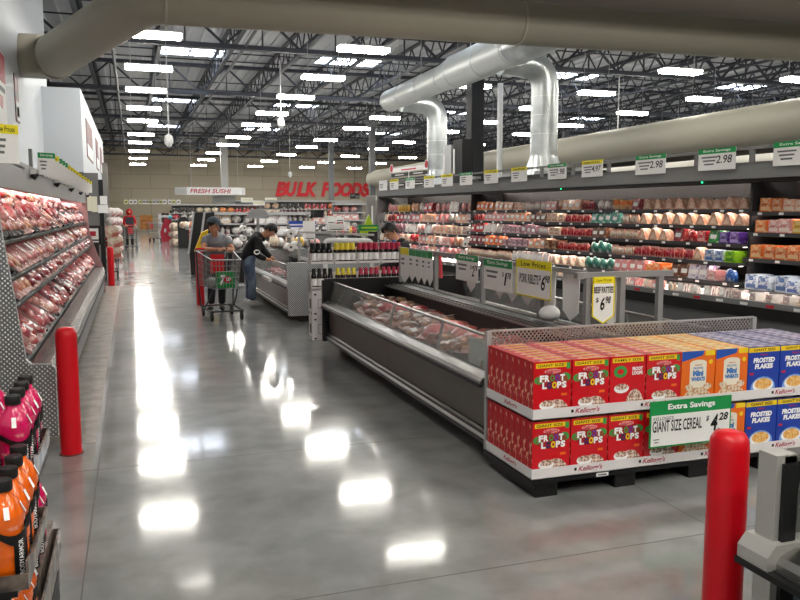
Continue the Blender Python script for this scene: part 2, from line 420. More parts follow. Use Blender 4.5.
M_galv = mat('galvanised_sheet', '#d3d8d8', .34, .7, noise='#b4babc', scale=1.5)
M_galv2 = mat('galvanised_white', '#e0e4e2', .45, .35)
t = thing('silver_duct', 'shiny galvanised round duct with two drops onto the cooler roof', 'air duct')
SX = 8.5
MB().tube([(SX, 26.1, 5.38), (SX, 26.0, 5.38), (SX, 20.9, 5.38), (SX, 20.1, 5.40), (SX, 16.6, 5.40)], [.30, .36, .36, .44, .44], M_galv2, 32).build('main_run', t)
MB().tube(arc([(SX, 16.62, 5.40), (SX, 15.5, 5.42), (SX + 1.3, 14.7, 6.0), (SX + 1.3, 14.7, 7.6)], .4, 4), .44, M_galv, 32).build('riser_elbow', t)
for yy in (16.7, 18.3, 20.05, 20.95, 22.6, 24.4, 25.95):
    rr = .45 if yy < 20.1 else .37
    MB().tube([(SX, yy - .012, 5.40 if yy < 20.5 else 5.38), (SX, yy + .012, 5.40 if yy < 20.5 else 5.38)], rr, M_galv2, 32).build('seam_band', t)
for px, YY in ((437, 24.7), (544, 17.4)):
    bx = atY(px, 130, YY).x; dr = t
    P = arc([(SX, YY, 5.2), (bx, YY, 5.15), (bx, YY, 2.95)], .55, 8)
    dr = MB().tube(P, .335, M_galv, 32).build('drop', t)
    f = MB(); n = 32; V = []; 
    for k in range(n):
        a = 2 * pi * k / n; V.append((bx + .335 * cos(a), YY + .335 * sin(a), 2.98))
    for k in range(n):
        a = 2 * pi * k / n; m_ = max(abs(cos(a)), abs(sin(a))); V.append((bx + .46 * cos(a) / m_, YY + .46 * sin(a) / m_, 2.22))
    f.add(V, [(k, (k + 1) % n, n + (k + 1) % n, n + k) for k in range(n)], M_galv, False); f.build('flare', dr)
    for zz in (4.4, 3.95, 3.5, 3.0): MB().tube([(bx, YY, zz - .01), (bx, YY, zz + .01)], .343, M_galv2, 32).build('seam_band', dr)
for yy in (24.9, 22.9, 19.2, 17.5):
    MB().tube([(SX, yy, 5.72), (SX, yy, 7.5)], .012, M_lgrey, 5).build('hanger_rod', t)
# columns and poles
M_col = mat('grey_column_paint', '#6a6b6e', .5); M_cold = mat('charcoal_column', '#2d2d2f', .55)
p = atX(475, 120, 9.6); cx, cy = p.x, p.y
m = MB().box(-.2, .2, -.2, .2, 0, ZR - .3, M_cold)
for k in range(6): m.box(-.19 + k * .066, -.165 + k * .066, -.215, -.2, 0, ZR - .3, M_cold)
tag(m.build('column', loc=(cx, cy, 0)), 'charcoal ribbed column between the silver duct drops', 'column')
p = atX(500, 120, 9.4)
tag(MB().tube([(0, 0, 0), (0, 0, 5.0)], .075, M_white, 12).build('vent_pipe', loc=(p.x, p.y, 0)), 'slim white vertical pipe right of the charcoal column', 'pipe')
def mkcol():
    return tag(MB().box(-.15, .15, -.15, .15, 0, 6.3, M_col).box(-.25, .25, -.25, .25, 6.3, 6.4, M_col).build('column'), 'x', 'column', 'steel columns')
for px, Y, s in ((331, 50, 'in front of the red wall letters'), (372, 41.6, 'behind the far end of the right cooler'), (565, 41.6, 'far behind the right cooler')):
    p = atY(px, 150, Y); PR.put('col', mkcol, (p.x, Y, 0), 0, 'grey steel column ' + s, 'steel columns')
p = atY(224, 160, 52); tag(MB().box(-.22, .22, -.22, .22, 0, 6.3, mat('pale_column', '#b9b8b4', .5)).box(-1.1, 1.1, -.3, .3, 0, 1.0, M_lgrey).box(-.8, .6, -.5, .3, 1.0, 3.0, mat('pale_column2', '#a9a9a6', .5)).build('clad_column', loc=(p.x, 52, 0)), 'pale clad column behind the sushi sign', 'column')
# thin droppers with cameras
def mkdrop(zl, ball):
    t = thing('ceiling_camera', 'x', 'security camera', group='cameras on long poles')
    MB().tube([(0, 0, zl + .3), (0, 0, 6.7)], .02, M_white, 6).build('pole', t)
    MB().lathe([(.03, .34), (.1, .3), (.13, .2), (.13, .06)], (0, 0, zl), M_white, 14).build('housing', t)
    MB().blob((0, 0, zl + .05), (.1, .1, .1), M_black if ball else M_white, 12, 6).build('dome', t)
    return t
for px, py, Y, s in ((169, 144, 25, 'between the left strip lights, nearest of the cameras'), (281, 126, 27, 'under the skylight at centre'), (290, 176, 50, 'above the red wall letters'), (617, 154, 24, 'above the right cooler')):
    p = atY(px, py, Y); t = mkdrop(p.z - .05, False); t.location = (p.x, Y, 0); t['label'] = 'white ceiling camera on a long pole ' + s
# ================================================================ left meat case
LC = Frame(-.56, 5.8, pi / 2)      # local x = along the case away from the camera, -y = toward the aisle
LL = 10.3
M_inner = mat('case_interior_grey', '#5c5556', .5)
M_lamp2 = mat('case_lamp', '#ffffff', .5, emit='#ffe6e0', estr=CASELAMP)
t = thing('meat_case', 'long open refrigerated meat case with slanted tiers along the white wall', 'refrigerated case', LC.o, pi / 2)
MB().box(.03, LL, .12, 1.15, .0, .12, M_black).box(.03, LL, .0, 1.15, .12, .30, M_grey).build('base', t)
M_bump = mat('scuffed_stainless', '#8f8b88', .25, .9, noise='#6b6662', scale=3, stretch=(.6, 6, 6))
MB().prism([(.02, .30), (-.02, .34), (-.02, .50), (.02, .55), (.14, .56), (.14, .30)], .03, LL, M_bump).box(.03, LL, -.035, -.02, .36, .40, M_dark).box(.03, LL, -.03, -.02, .46, .48, M_steel).build('front_rail', t)
MB().box(.03, LL, 1.05, 1.17, .3, 2.0, M_inner).build('back_panel', t)
TIERS = [(.16, .52, .60), (.23, .97, .40), (.26, 1.12, .40), (.28, 1.37, .40), (.34, 1.58, .36)]
TIERS = [(.15, .56, .36), (.20, .95, .32), (.23, 1.13, .32), (.27, 1.385, .32), (.36, 1.58, .36)]
for i, (y0, z0, d) in enumerate(TIERS[:4]):
    m = MB(); s = .8
    m.prism([(y0, z0 - .006), (y0, z0 + .012), (y0 + .006, z0 + .012), (y0 + .012, z0 + .004), (y0 + d, z0 + d * s), (y0 + d, z0 + d * s - .015), (y0 + .012, z0 - .012)], .03, LL, M_black); m.build('tier_shelf', t)
m = MB().prism([(.36, 1.575), (.36, 1.6), (.72, 1.74), (.72, 1.72)], .03, LL, M_black); m.build('tier_shelf', t)
MB().box(0, LL, .27, .34, 1.77, 1.965, M_grey).box(0, LL, .27, 1.15, 1.95, 2.0, M_grey).build('canopy', t)
MB().box(.2, LL - .1, .38, .44, 1.86, 1.89, M_lamp2).build('canopy_lamp', t)
# end panels : near one of diamond plate
prof = [(-.02, .05), (-.02, .53), (.0, .555), (.13, .565), (.16, .6), (.27, 1.5), (.30, 2.0), (1.15, 2.0), (1.15, .05)]
MB().prism(prof, -.03, .03, M_plate).build('end_panel', t)
prof2 = [(-.02, .05), (-.02, .50), (.0, .53), (.10, .8), (.22, 1.2), (.26, 1.77), (.30, 2.0), (1.15, 2.0), (1.15, .05)]
MB().prism(prof2, LL, LL + .04, mat('far_end_panel_redlit', '#b08a8c', .4, .3)).build('end_panel', t)  # pinkish colour stands for red light falling on the panel
for k in range(5):
    xx, zz = 1.8 + k * 2.2, 1.99
    tag(MB().tube([(xx, .26, 1.93), (xx, .22, 1.90)], .03, M_black, 10).box(xx - .03, xx + .03, .225, .27, 1.93, 1.975, M_white).build('spot_lamp', loc=LC.o, rz=pi / 2), 'small black spot lamp on the meat case canopy, %s from near end' % ordn(k), 'spot lamp', 'spot lamps on the meat case canopy')
# --- meat packs
RED1 = dict(rough=.35, coat=.7, detail=5, rnd=.12)
MEAT = [mat('beef', '#a81c28', noise='#e9a79c', scale=14, nramp=(.55, .66), bump=.5, bscale=30, **RED1), mat('pork', '#d66a68', noise='#f1c4ba', scale=11, nramp=(.5, .66), bump=.4, bscale=20, **RED1),
        mat('rib_fat', '#cf6152', noise='#efc9ae', scale=22, nramp=(.47, .58), bump=.4, bscale=20, **RED1), mat('dark_beef', '#7b1720', noise='#d78d84', scale=18, nramp=(.55, .66), bump=.5, bscale=30, **RED1),
        mat('chicken', '#e58f80', noise='#f3cdbb', scale=9, nramp=(.45, .62), bump=.4, bscale=20, **RED1), mat('salmon_ribs', '#d9683f', noise='#f3c4a0', scale=16, nramp=(.45, .6), bump=.4, bscale=24, **RED1)]
BRISK = mat('brisket', '#6b3a2a', noise='#c99a7c', scale=13, nramp=(.48, .62), bump=.5, bscale=24, **RED1)
M_film = mat('clear_film', '#ffffff', .16, alpha=.1, spec=.9, bump=.8, bscale=18)
M_foam = mat('pink_foam_tray', '#e3b9b4', .5); M_foamb = mat('black_foam_tray', '#1a1516', .45)
M_label = mat('pack_label', '#f4f2ef', .5)
def mkpack(kind, w, d, seed):
    def f():
        random.seed(seed); m = MB(); h = .05
        if kind == 0:
            for k in range(6): m.blob((-w / 2 + w * (k + .5) / 6, 0, h * .9), (w / 10, d * .44, .026), MEAT[(2, 5, 1)[seed % 3]], 8, 5, random.uniform(-.12, .12), .2)
        elif kind == 1:
            for k in range(3): m.blob((random.uniform(-.1, .1) * w, -d * .3 + k * d * .3, h), (w * .44, d * .2, .032), MEAT[(0, 3)[seed % 2]], 9, 5, random.uniform(-.4, .4), .3)
        elif kind == 5:
            for k in range(3): m.blob((random.uniform(-.14, .14) * w, -d * .28 + k * d * .28, h), (w * .42, d * .22, .04), BRISK, 9, 6, random.uniform(-.8, .8), .35)
        elif kind == 2:
            m.blob((0, 0, h), (w * .46, d * .44, .055), MEAT[(1, 0)[seed % 2]], 10, 6, random.uniform(-.3, .3), .25)
        elif kind == 3:
            for k in range(5): m.blob((random.uniform(-.3, .3) * w, -d * .36 + k * d * .18, h), (w * .25, d * .16, .035), MEAT[(4, 1)[seed % 2]], 8, 5, random.uniform(-1, 1), .3)
        else:
            for k in range(4):
                m.blob(((k % 2 - .5) * w * .46, (k // 2 - .5) * d * .46, h), (w * .23, d * .23, .035), MEAT[(1, 3, 0)[seed % 3]], 8, 5, random.uniform(-1, 1), .25)
        m.rect((w * .16, -d * .18, .094), (1, 0, .0), (0, 1, 0), w * .34, d * .22, M_label) if seed % 2 else None
        V = []; ny = 5; nx = 5
        for j in range(ny):
            for i in range(nx):
                u = i / (nx - 1) - .5; v = j / (ny - 1) - .5
                V.append((u * w, v * d, .022 + .07 * (1 - abs(2 * u) ** 3) * (1 - abs(2 * v) ** 3) + random.uniform(0, .006)))
        m.add(V, [(j * nx + i, j * nx + i + 1, (j + 1) * nx + i + 1, (j + 1) * nx + i) for j in range(ny - 1) for i in range(nx - 1)], M_film, True)
        o = m.build('meat_pack'); tag(o, 'x', 'meat pack')
        MB().prism([(-w / 2 + .015, 0), (w / 2 - .015, 0), (w / 2, .028), (w / 2 - .01, .028), (w / 2 - .025, .012), (-w / 2 + .025, .012), (-w / 2 + .01, .028), (-w / 2, .028)], -d / 2, d / 2, M_foam if seed % 3 else M_foamb, 'y').build('tray', o)
        return o
    return f
PK = ['rib strips', 'sliced steaks', 'roast', 'pale cuts', 'chops', 'brisket']
rs = random.Random(11)
tn = ['bottom', 'second lowest', 'middle', 'second highest', 'top']
def placepack(fr, kind, seed, w, d, xl, yl, zl, slope, rzz, label, group, roll=0.0, sc=None):
    p = fr.w(xl, yl, zl)
    e = (Matrix.Rotation(fr.a, 3, 'Z') @ Matrix.Rotation(slope, 3, 'X') @ Matrix.Rotation(roll, 3, 'Y') @ Matrix.Rotation(rzz, 3, 'Z')).to_euler()
    PR.put(('pack', kind, seed, w, d), mkpack(kind, w, d, seed), p, e, label, group, sc)
for ti, (y0, z0, d) in enumerate(TIERS):
    x = .2; k = 0; s = .4 if ti == 4 else .8
    while x < LL - .15:
        w = .24 if x < 3.6 else .32
        kind = rs.choice((0, 1, 1, 2, 3, 4, 0)) if ti else rs.choice((1, 3, 4, 2, 2))
        if (ti in (2, 3) and x < 2.6): kind = 0
        seed = rs.randrange(6) + (12 if kind == 0 and x < 2.6 else 0)
        sl = atan(s); dd = .40
        yc = y0 + .02 + dd / 2 * cos(sl); zc = z0 + .012 + (yc - y0) * s
        placepack(LC, kind, seed, w - .01, dd, x + w / 2, yc, zc + (.0 if ti else .0), sl, rs.uniform(-.12, .12), 'wrapped %s, %s tier of left meat case, %s from near' % (PK[kind], tn[ti], ordn(k)), 'meat packs on the left case', roll=rs.uniform(-.1, .1))
        if ti == 4 and x < 6.5 or (ti == 3 and k % 2 and x < 5) or (ti == 0 and k % 3 == 0 and x < 5):
            placepack(LC, (kind + 2) % 5, (seed + 1) % 6, w - .01, dd, x + w / 2 + .03, yc + .01, zc + .07, sl + .05, rs.uniform(-.35, .35), 'wrapped %s stacked on another, %s tier of left case, %s from near' % (PK[(kind + 2) % 5], tn[ti], ordn(k)), 'stacked meat packs on the left case', roll=rs.uniform(-.25, .25))
        x += w; k += 1
# --- price cards over the canopy
def pcard(fr_name, w, h, col, price, word=None, bars=2, thick=.004, edge=None):
    """card facing -y, centred on x, hanging from z=0 downward"""
    m = MB(); body = M_paper
    m.box(-w / 2, w / 2, 0, thick, -h, 0, body)
    m.box(-w / 2, w / 2, -.002, 0, -h * .24, 0, col)
    if word: m.text(word, (0, -.003, -h * .12), (1, 0, 0), (0, 0, 1), w * .72, h * .14, M_inkwhite if col is M_green else M_ink, .01)
    for k in range(bars): m.rect((-w * .2, -.0015, -h * (.40 + .16 * k)), (1, 0, 0), (0, 0, 1), w * (.42 - .08 * k), h * .07, M_greyink)
    if price: m.text(price, (w * .2, -.0015, -h * .52), (1, 0, 0), (0, 0, 1), w * .42, h * .36, M_ink, .01, .15)
    if edge:
        for a in (-1, 1): m.box(a * w / 2 - .004, a * w / 2 + .004, -.003, .001, -h, 0, edge)
        m.box(-w / 2, w / 2, -.003, .001, -h - .004, -h + .006, edge)
    return m
seq = [('y', 5.7), ('g', 8.3), ('y', 8.75), ('g', 9.15), ('g', 9.5), ('g', 9.9), ('y', 10.4), ('y', 10.9), ('y', 11.4), ('y', 12.0), ('y', 12.6), ('y', 13.3), ('y', 14.0), ('y', 14.9), ('y', 15.7)]
for k, (c, Y) in enumerate(seq):
    col = M_yellow if c == 'y' else M_green
    h = .25 if k == 0 else .21
    m = pcard('c', .17, h, col, None, 'Low Prices' if c == 'y' else 'Extra Savings', 3)
    tag(m.build('price_card', loc=LC.w(Y - 5.8, .20, 2.165), rz=LC.a - 1.0), '%s-topped price card on the left meat case canopy, %s from the near end' % ('yellow' if c == 'y' else 'green', ordn(k)), 'price card', 'price cards on the left meat case')
for k in range(11):
    xx = .1 + k * 1.0
    tag(MB().box(-.025, .025, 0, .03, 0, .17, M_grey).build('card_post', loc=LC.w(xx, .28, 2.0), rz=LC.a), 'grey stub post on the meat case canopy, %s from the near end' % ordn(k), 'post', 'stub posts on the meat case canopy')
# --- wall posters
M_pred = mat('poster_red', '#b0283a', .5); M_pdark = mat('poster_dark', '#4b4144', .5, noise='#8a4348', scale=9)
pm = MB().box(-1.80, -1.785, -.5, .5, -.55, .55, M_paper)
pm.box(-1.785, -1.78, -.48, .48, .1, .53, M_pred).box(-1.785, -1.78, -.4, .4, -.05, .02, M_greyink).box(-1.785, -1.78, -.4, .1, -.3, -.12, M_pred)
tag(pm.build('poster', loc=(0, 13.2, 3.45)), 'red and white poster on the white wall, the nearer one', 'poster')
pm = MB().box(-1.80, -1.785, -.22, .22, -.4, .4, M_pdark).box(-1.785, -1.78, -.18, .18, -.36, -.05, M_paper).box(-1.785, -1.78, -.14, .14, -.3, -.14, M_pred)
tag(pm.build('poster', loc=(0, 15.0, 3.52)), 'narrow framed poster on the white wall beside the duct elbow', 'poster')
# --- white soffit box beyond the case
M_soff = mat('soffit_white', '#c9ced3', .5)
sb = struct(MB().box(-1.8, -1.0, 19.2, 33.5, 2.5, 4.35, M_soff).build('wall_soffit'))
for k, (ya, yb) in enumerate(((21.0, 24.0), (26.5, 28.2), (30, 31.6))):
    tag(MB().box(-1.0, -.985, ya, yb, 2.95, 3.9, M_pdark).box(-.985, -.98, ya + .15, yb - .15, 3.0, 3.3, M_paper).build('poster'), 'dark picture panel on the aisle side of the white overhead box, %s from near' % ordn(k), 'poster', 'picture panels on the overhead box')
# --- grey partition with papers, kiosk, and goods beyond the case
struct(MB().box(-3, -.72, 19.6, 19.8, 0, 2.5, mat('partition_grey', '#6f6e6d', .6)).box(-.72, -.62, 19.6, 19.8, 0, 2.35, M_black).build('wall_partition'))
for k, (x0, x1, y0, y1) in enumerate(((87.5, 91, 196, 211), (91.8, 97, 196.5, 212), (100, 107, 196, 204.5), (98, 108, 205, 213))):
    a = atY(x0, y1, 19.58); c = atY(x1, y0, 19.58)
    tag(MB().box(a.x, c.x, 19.575, 19.59, a.z, c.z, mat('cream_paper', '#e4dfc8', .6) if k < 2 else M_paper).build('paper_notice'), '%s paper notice on the grey partition, %s from the left' % ('cream' if k < 2 else 'white', ordn(k)), 'notice', 'notices on the grey partition')
t = thing('checkout_kiosk', 'small black kiosk with a red and white screen beyond the meat case', 'kiosk', (-.88, 17.6, 0))
MB().box(-.2, .2, -.15, .15, 0, .95, M_black).build('pedestal', t)
MB().box(-.26, .26, -.08, .0, .92, 1.32, M_black).build('screen_housing', t)
MB().box(-.2, .2, -.09, -.08, 1.03, 1.26, M_paper).box(-.15, .15, -.095, -.09, 1.1, 1.2, M_pred).box(-.2, .2, -.095, -.08, .97, 1.0, M_paper).build('screen', t)
M_gallon = mat('paper_sack', '#cfc2ad', .7, noise='#a35546', scale=7)
r2 = random.Random(3)
for k in range(9):
    X = -.42 + r2.uniform(-.12, .05); Y = 20.4 + (k // 3) * .35; Z = .62 + (k % 3) * .26
    tag(MB().prism([(-.14, 0), (.14, 0), (.15, .2), (.1, .25), (-.1, .25), (-.15, .2)], -.1, .1, M_gallon, 'y').build('bread_sack', loc=(X, Y, Z)), 'tan paper sack in cart by far red post, %s tier, %s from front' % (('lower', 'middle', 'upper')[k % 3], ordn(k // 3)), 'sack', 'sacks in the far left cart')
M_pile = mat('wrapped_white_pile', '#e9e0dc', .5, noise='#c2525a', scale=6, nramp=(.55, .65))
for k in range(12):
    p = atY(112 + (k % 2) * 5 - (k // 4) * .4, 250 - (k // 2) * 8.2, 27.5); 
    tag(MB().blob((0, 0, .14), (.2, .2, .16), M_pile, 8, 5, 0, .25).build('wrapped_bundle', loc=(p.x, 27.5 + (k % 2) * .1, (k // 2) * .29)), 'white bundle stacked left of the hooded shopper, %s level, %s' % (ordn(k // 2), ('left', 'right')[k % 2]), 'bundle', 'wrapped bundles stacked at far left')
struct(MB().box(-4.5, -.8, 31, 31.2, 0, 3.4, mat('partition_beige', '#8d8c87', .6)).build('wall_partition_far'))
# --- shelf rack with boxed goods at the very left edge (near)
t = thing('display_rack', 'black wire-edged rack holding boxed goods left of the meat case end', 'display rack', (-.97, 4.9, 0))
MB().bar((.185, .3, 0), (.05, .3, 1.52), .02, .05, M_black).bar((.185, -.25, 0), (.05, -.25, 1.52), .02, .05, M_black).build('frame', t)
for z in (.1, .42, .75, 1.08): MB().box(-.4, .10 - z * .03, -.25, .3, z, z + .02, M_black).build('shelf', t)
M_pic = mat('printed_box', '#2f6ea8', .4, noise='#d2a878', scale=6, nramp=(.4, .55)); M_pic2 = mat('printed_box_tan', '#c79a6b', .4, noise='#f0e6d4', scale=8)
for k in range(4):
    for j in range(2):
        z = (.12, .44, .77, 1.10)[k]
        tag(MB().box(-.25, .065 - z * .03, -.24 + j * .27, .01 + j * .27, 0, .28, M_pic).box(.065 - z * .03, .067 - z * .03, -.22 + j * .27, -.01 + j * .27, .02, .12, M_pic2).build('snack_box', loc=(-.95, 4.9, z)), 'blue and tan printed box on the black rack, %s shelf from the floor, %s' % (ordn(k), ('near', 'far')[j]), 'box', 'printed boxes on the black rack')
# --- sports drink display
M_tan = mat('corrugated_card', '#3a322e', .35, coat=.5, noise='#7b6c62', scale=14, bump=.6, bscale=12)
def mkbottle(col, key):
    def f():
        t = thing('drink_bottle', 'x', 'drink bottle')
        b = mat('drink_' + key, col, .18, coat=.6); lb = mat('drink_label_' + key, col, .3, noise='#f2b1a5', scale=26, nramp=(.6, .72), coat=.5)
        MB().lathe([(.028, 0), (.038, .006), (.04, .03), (.038, .05), (.041, .06), (.041, .125), (.044, .135), (.043, .155), (.032, .185), (.019, .20), (.018, .212)], (0, 0, 0), b, 20).build('bottle_body', t)
        m = MB().lathe([(.0415, .06), (.0415, .125), (.0445, .135), (.0435, .154)], (0, 0, 0), lb, 24, False)
        V = []; n = 24
        for i in range(n + 1):
            a = 2 * pi * i / n
            for z in (.098 + .018 * sin(2 * a), .122 + .012 * sin(2 * a + .5)): V.append((.0465 * cos(a), .0465 * sin(a), z))
        m.add(V, [(2 * i, 2 * i + 2, 2 * i + 3, 2 * i + 1) for i in range(n)], M_black, True)
        for a0 in (-1.15, 1.9):
            V = []
            for i in range(6):
                a = a0 + i * .15
                for z in (.006, .105): V.append((.0452 * cos(a), .0452 * sin(a), z))
            m.add(V, [(2 * i, 2 * i + 2, 2 * i + 3, 2 * i + 1) for i in range(5)], M_black, True)
            a = a0 + .38; ux = Vector((0, 0, 1)); uy = Vector((sin(a), -cos(a), 0))
            m.text('BODYARMOR', (.0468 * cos(a), .0468 * sin(a), .055), ux, uy, .085, .014, M_inkwhite, .01)
            for a2 in (a0 - .25, a0 + 1.1): m.rect((.0415 * cos(a2), .0415 * sin(a2), .165), (-sin(a2), cos(a2), 0), (-.4 * cos(a2), -.4 * sin(a2), .9), .012, .03, M_inkwhite)  # white slips painted on the shoulder as highlights
        m.build('label', t)
        MB().lathe([(.021, 0), (.022, .004), (.022, .022), (.02, .026)], (0, 0, .21), M_black, 20).build('cap', t)
        return t
    return f
def trayd(x0, x1, y0, y1, z, h, label):
    m = MB().box(x0, x1, y0, y1, z - .01, z, M_tan).box(x1 - .006, x1, y0, y1, z, z + h, M_tan).box(x0, x1, y0 - .004, y0, z, z + h, M_tan).box(x0, x1, y1, y1 + .004, z, z + h, M_tan)
    m.prism([(y0, z + h), (y0 + .12, z + h), (y0 + .05, z + h + .025), (y0, z + h + .03)], x1 - .005, x1 + .001, M_tan)
    tag(m.build('cardboard_tray'), label, 'cardboard tray')
nm = [('pink', '#d3145e'), ('orange', '#f26a12')]
def drinks(key, x1, yn, z, rows, cols, where):
    c = dict(nm)[key]
    for r in range(rows):
        for q in range(cols):
            PR.put('drink' + key, mkbottle(c, key), (x1 - .05 - q * .094, yn + r * .094, z), (0, 0, random.uniform(-.25, .25)), '%s drink bottle %s, %s from camera, %s from the aisle' % (key, where, ordn(r), ordn(q)), 'bottles in the near left display')
drinks('pink', -.292, 2.42, .845, 4, 3, 'in the upper tray'); trayd(-.68, -.289, 2.36, 2.80, .84, .04, 'cardboard tray holding the uppermost pink drink bottles')
drinks('orange', -.262, 1.98, .74, 4, 3, 'in the middle tray'); trayd(-.68, -.259, 1.92, 2.355, .735, .03, 'cardboard tray holding the middle orange drink bottles')
drinks('orange', -.275, 1.96, .47, 4, 3, 'in the lower orange tray'); trayd(-.68, -.272, 1.90, 2.8, .465, .06, 'cardboard tray under the middle orange drink bottles')
drinks('pink', -.282, 2.42, .565, 3, 3, 'in the lower pink tray')
tag(MB().box(-.68, -.28, 1.9, 2.8, .0, .455, M_tan).box(-.281, -.278, 1.95, 2.75, .05, .4, M_black).box(-.68, -.29, 2.37, 2.79, .456, .56, M_tan).build('display_plinth'), 'brown cardboard base of the drink bottle display', 'display base')
tag(MB().box(-.68, -.285, 1.93, 2.35, .705, .724, M_black).box(-.68, -.295, 2.37, 2.79, .79, .828, M_black).box(-.70, -.681, 1.9, 2.8, 0, 1.05, M_tan).build('display_divider'), 'dark divider boards between the tiers of drink bottles', 'divider')
# --- bollards
def mkbol():
    t = thing('bollard', 'x', 'bollard')
    MB().lathe([(.067, 0), (.067, .79), (.063, .82), (.05, .843), (.02, .85)], (0, 0, 0), M_red, 28).lathe([(.0685, .70), (.0685, .706)], (0, 0, 0), M_red, 28, False).build('sleeve', t)
    MB().lathe([(.078, 0), (.078, .006)], (0, 0, 0), mat('floor_sealant', '#6d3a35', .6), 28).build('floor_ring', t)
    return t
PR.put('bol', mkbol, (-.44, 5.5, 0), 0, 'red plastic bollard in front of the diamond plate end of the left meat case', 'red floor bollards')
PR.put('bol', mkbol, (-.48, 18.1, 0), 0, 'red bollard at the far end of the left meat case', 'red floor bollards')
PR.put('bol', mkbol, (1.93, 2.12, 0), 0, 'nearest red bollard, beside the glass case at lower right', 'red floor bollards')
p = atZ(188, 246, 0); PR.put('bol', mkbol, (p.x, p.y, 0), 0, 'distant red bollard left of the black slanted case ends', 'red floor bollards', 1.15)
# ================================================================ coffin cases
M_panel = mat('lower_panel_grey', '#77726d', .45, .2)
M_panelb = mat('lower_panel_blue_grey', '#5d666e', .45, .2)
M_lou = mat('louvre_dark', '#232325', .4, .3)
M_gedge = mat('glass_edge', '#9fb4ad', .2, alpha=.5)
def coffin(fr, L, W, label, panel, joints, panes, near_end, far_end, ledge=True, mirror=True, topz=.78, H0=0.0):
    t = thing('coffin_case', label, 'refrigerated case', fr.o, fr.a)
    S2 = [(1, 0)] + ([(-1, W)] if mirror else [])
    for sd_, o_ in S2:
        def X(prof): return [(o_ + sd_ * a, b) for a, b in prof]
        m = MB().prism(X([(.16, 0), (.16, .12), (.5, .12), (.5, 0)]), .03, L - .03, M_black)
        m.prism(X([(.02, .10), (.0, .135), (.03, .19), (.08, .20), (.3, .20), (.3, .10)]), 0, L, M_dark)
        m.prism(X([(.004, .142), (.0, .15), (.012, .165), (.016, .155)]), 0, L, M_steel); m.prism(X([(.022, .178), (.018, .186), (.034, .194), (.036, .186)]), 0, L, M_steel)
        m.build('base', t)
        js = [0] + joints + [L]
        for a, b in zip(js, js[1:]):
            lp = MB().prism(X([(.05, .19), (.04, .485), (.07, .485), (.08, .19)]), a + .004, b - .004, panel).build('lower_panel', t)
            bp_ = MB().prism(X([(-.03, .50), (-.042, .512), (-.042, .532), (-.028, .552), (.03, .572), (.06, .565), (.05, .49)]), a + .003, b - .003, M_steel).build('bumper', t)
            MB().prism(X([(-.054, .495), (-.054, .513), (-.03, .513), (-.03, .495)]), a + .003, b - .003, M_dark).build('rubber_strip', bp_)
        for a, b in zip(panes, panes[1:]):
            MB().prism(X([(.05, .568), (.10, topz), (.107, topz), (.057, .568)]), a + .006, b - .006, M_glass).build('glass_pane', t)
        m = MB()
        for a in panes[1:-1]: m.prism(X([(.044, .568), (.095, topz), (.111, topz), (.06, .568)]), a - .008, a + .008, M_grey)
        m.tube([(0, o_ + sd_ * .105, topz + .006), (L, o_ + sd_ * .105, topz + .006)], .012, M_steel, 8); m.build('glass_rail', t)
    m = MB(); c = W / 2
    for sd_, o_ in S2:
        def X(prof): return [(o_ + sd_ * a, b) for a, b in prof]
        m.prism(X([(.07, .56), (.10, .56), (.13, .40), (W / 2, .40), (W / 2, .38), (.06, .38)]), .02, L - .02, M_black)
        if W > 1.6:
            m.prism(X([(c - .17, .40), (c - .12, .72), (c, .72), (c, .40)]), .02, L - .02, M_lou)
            m.prism(X([(c - .19, .71), (c - .2, .73), (c, .75), (c, .71)]), .02, L - .02, M_black)
            for k in range(3): m.prism(X([(c - .19 + .05 * k, .732 + .005 * k), (c - .19 + .05 * k, .744 + .005 * k), (c - .178 + .05 * k, .744 + .005 * k), (c - .178 + .05 * k, .732 + .005 * k)]), .02, L - .02, M_steel)
    m.build('tub', t)
    prof = [(-.035, .10), (-.035, topz + .03), (-.01, topz + .05), (W + .01, topz + .05), (W + .035, topz + .03), (W + .035, .10)]
    for xx, mm in ((0, far_end), (L, near_end)):
        if mm: MB().prism(prof if mm is M_black else [(-.02, .09), (-.03, topz + .09), (W + .03, topz + .09), (W + .02, .09)], xx - .025, xx + .025, mm).build('end_panel', t)
    return t
YF = 8.82; YN = 4.42
CC = Frame(2.09, YF, -pi / 2); LCC = YF - YN
jx = [YF - 6.45]; pn = [0, YF - 7.55, YF - 6.45, YF - 5.42, LCC]
jx = [YF - atX(385, 300, 2.1).y]; pn = [0, jx[0], YF - atX(438, 320, 2.15).y, LCC]
coffin(CC, LCC, 1.82, 'long glass-fronted coffin case of meat in the middle of the floor, behind the cereal', M_panel, jx, pn, None, M_black)
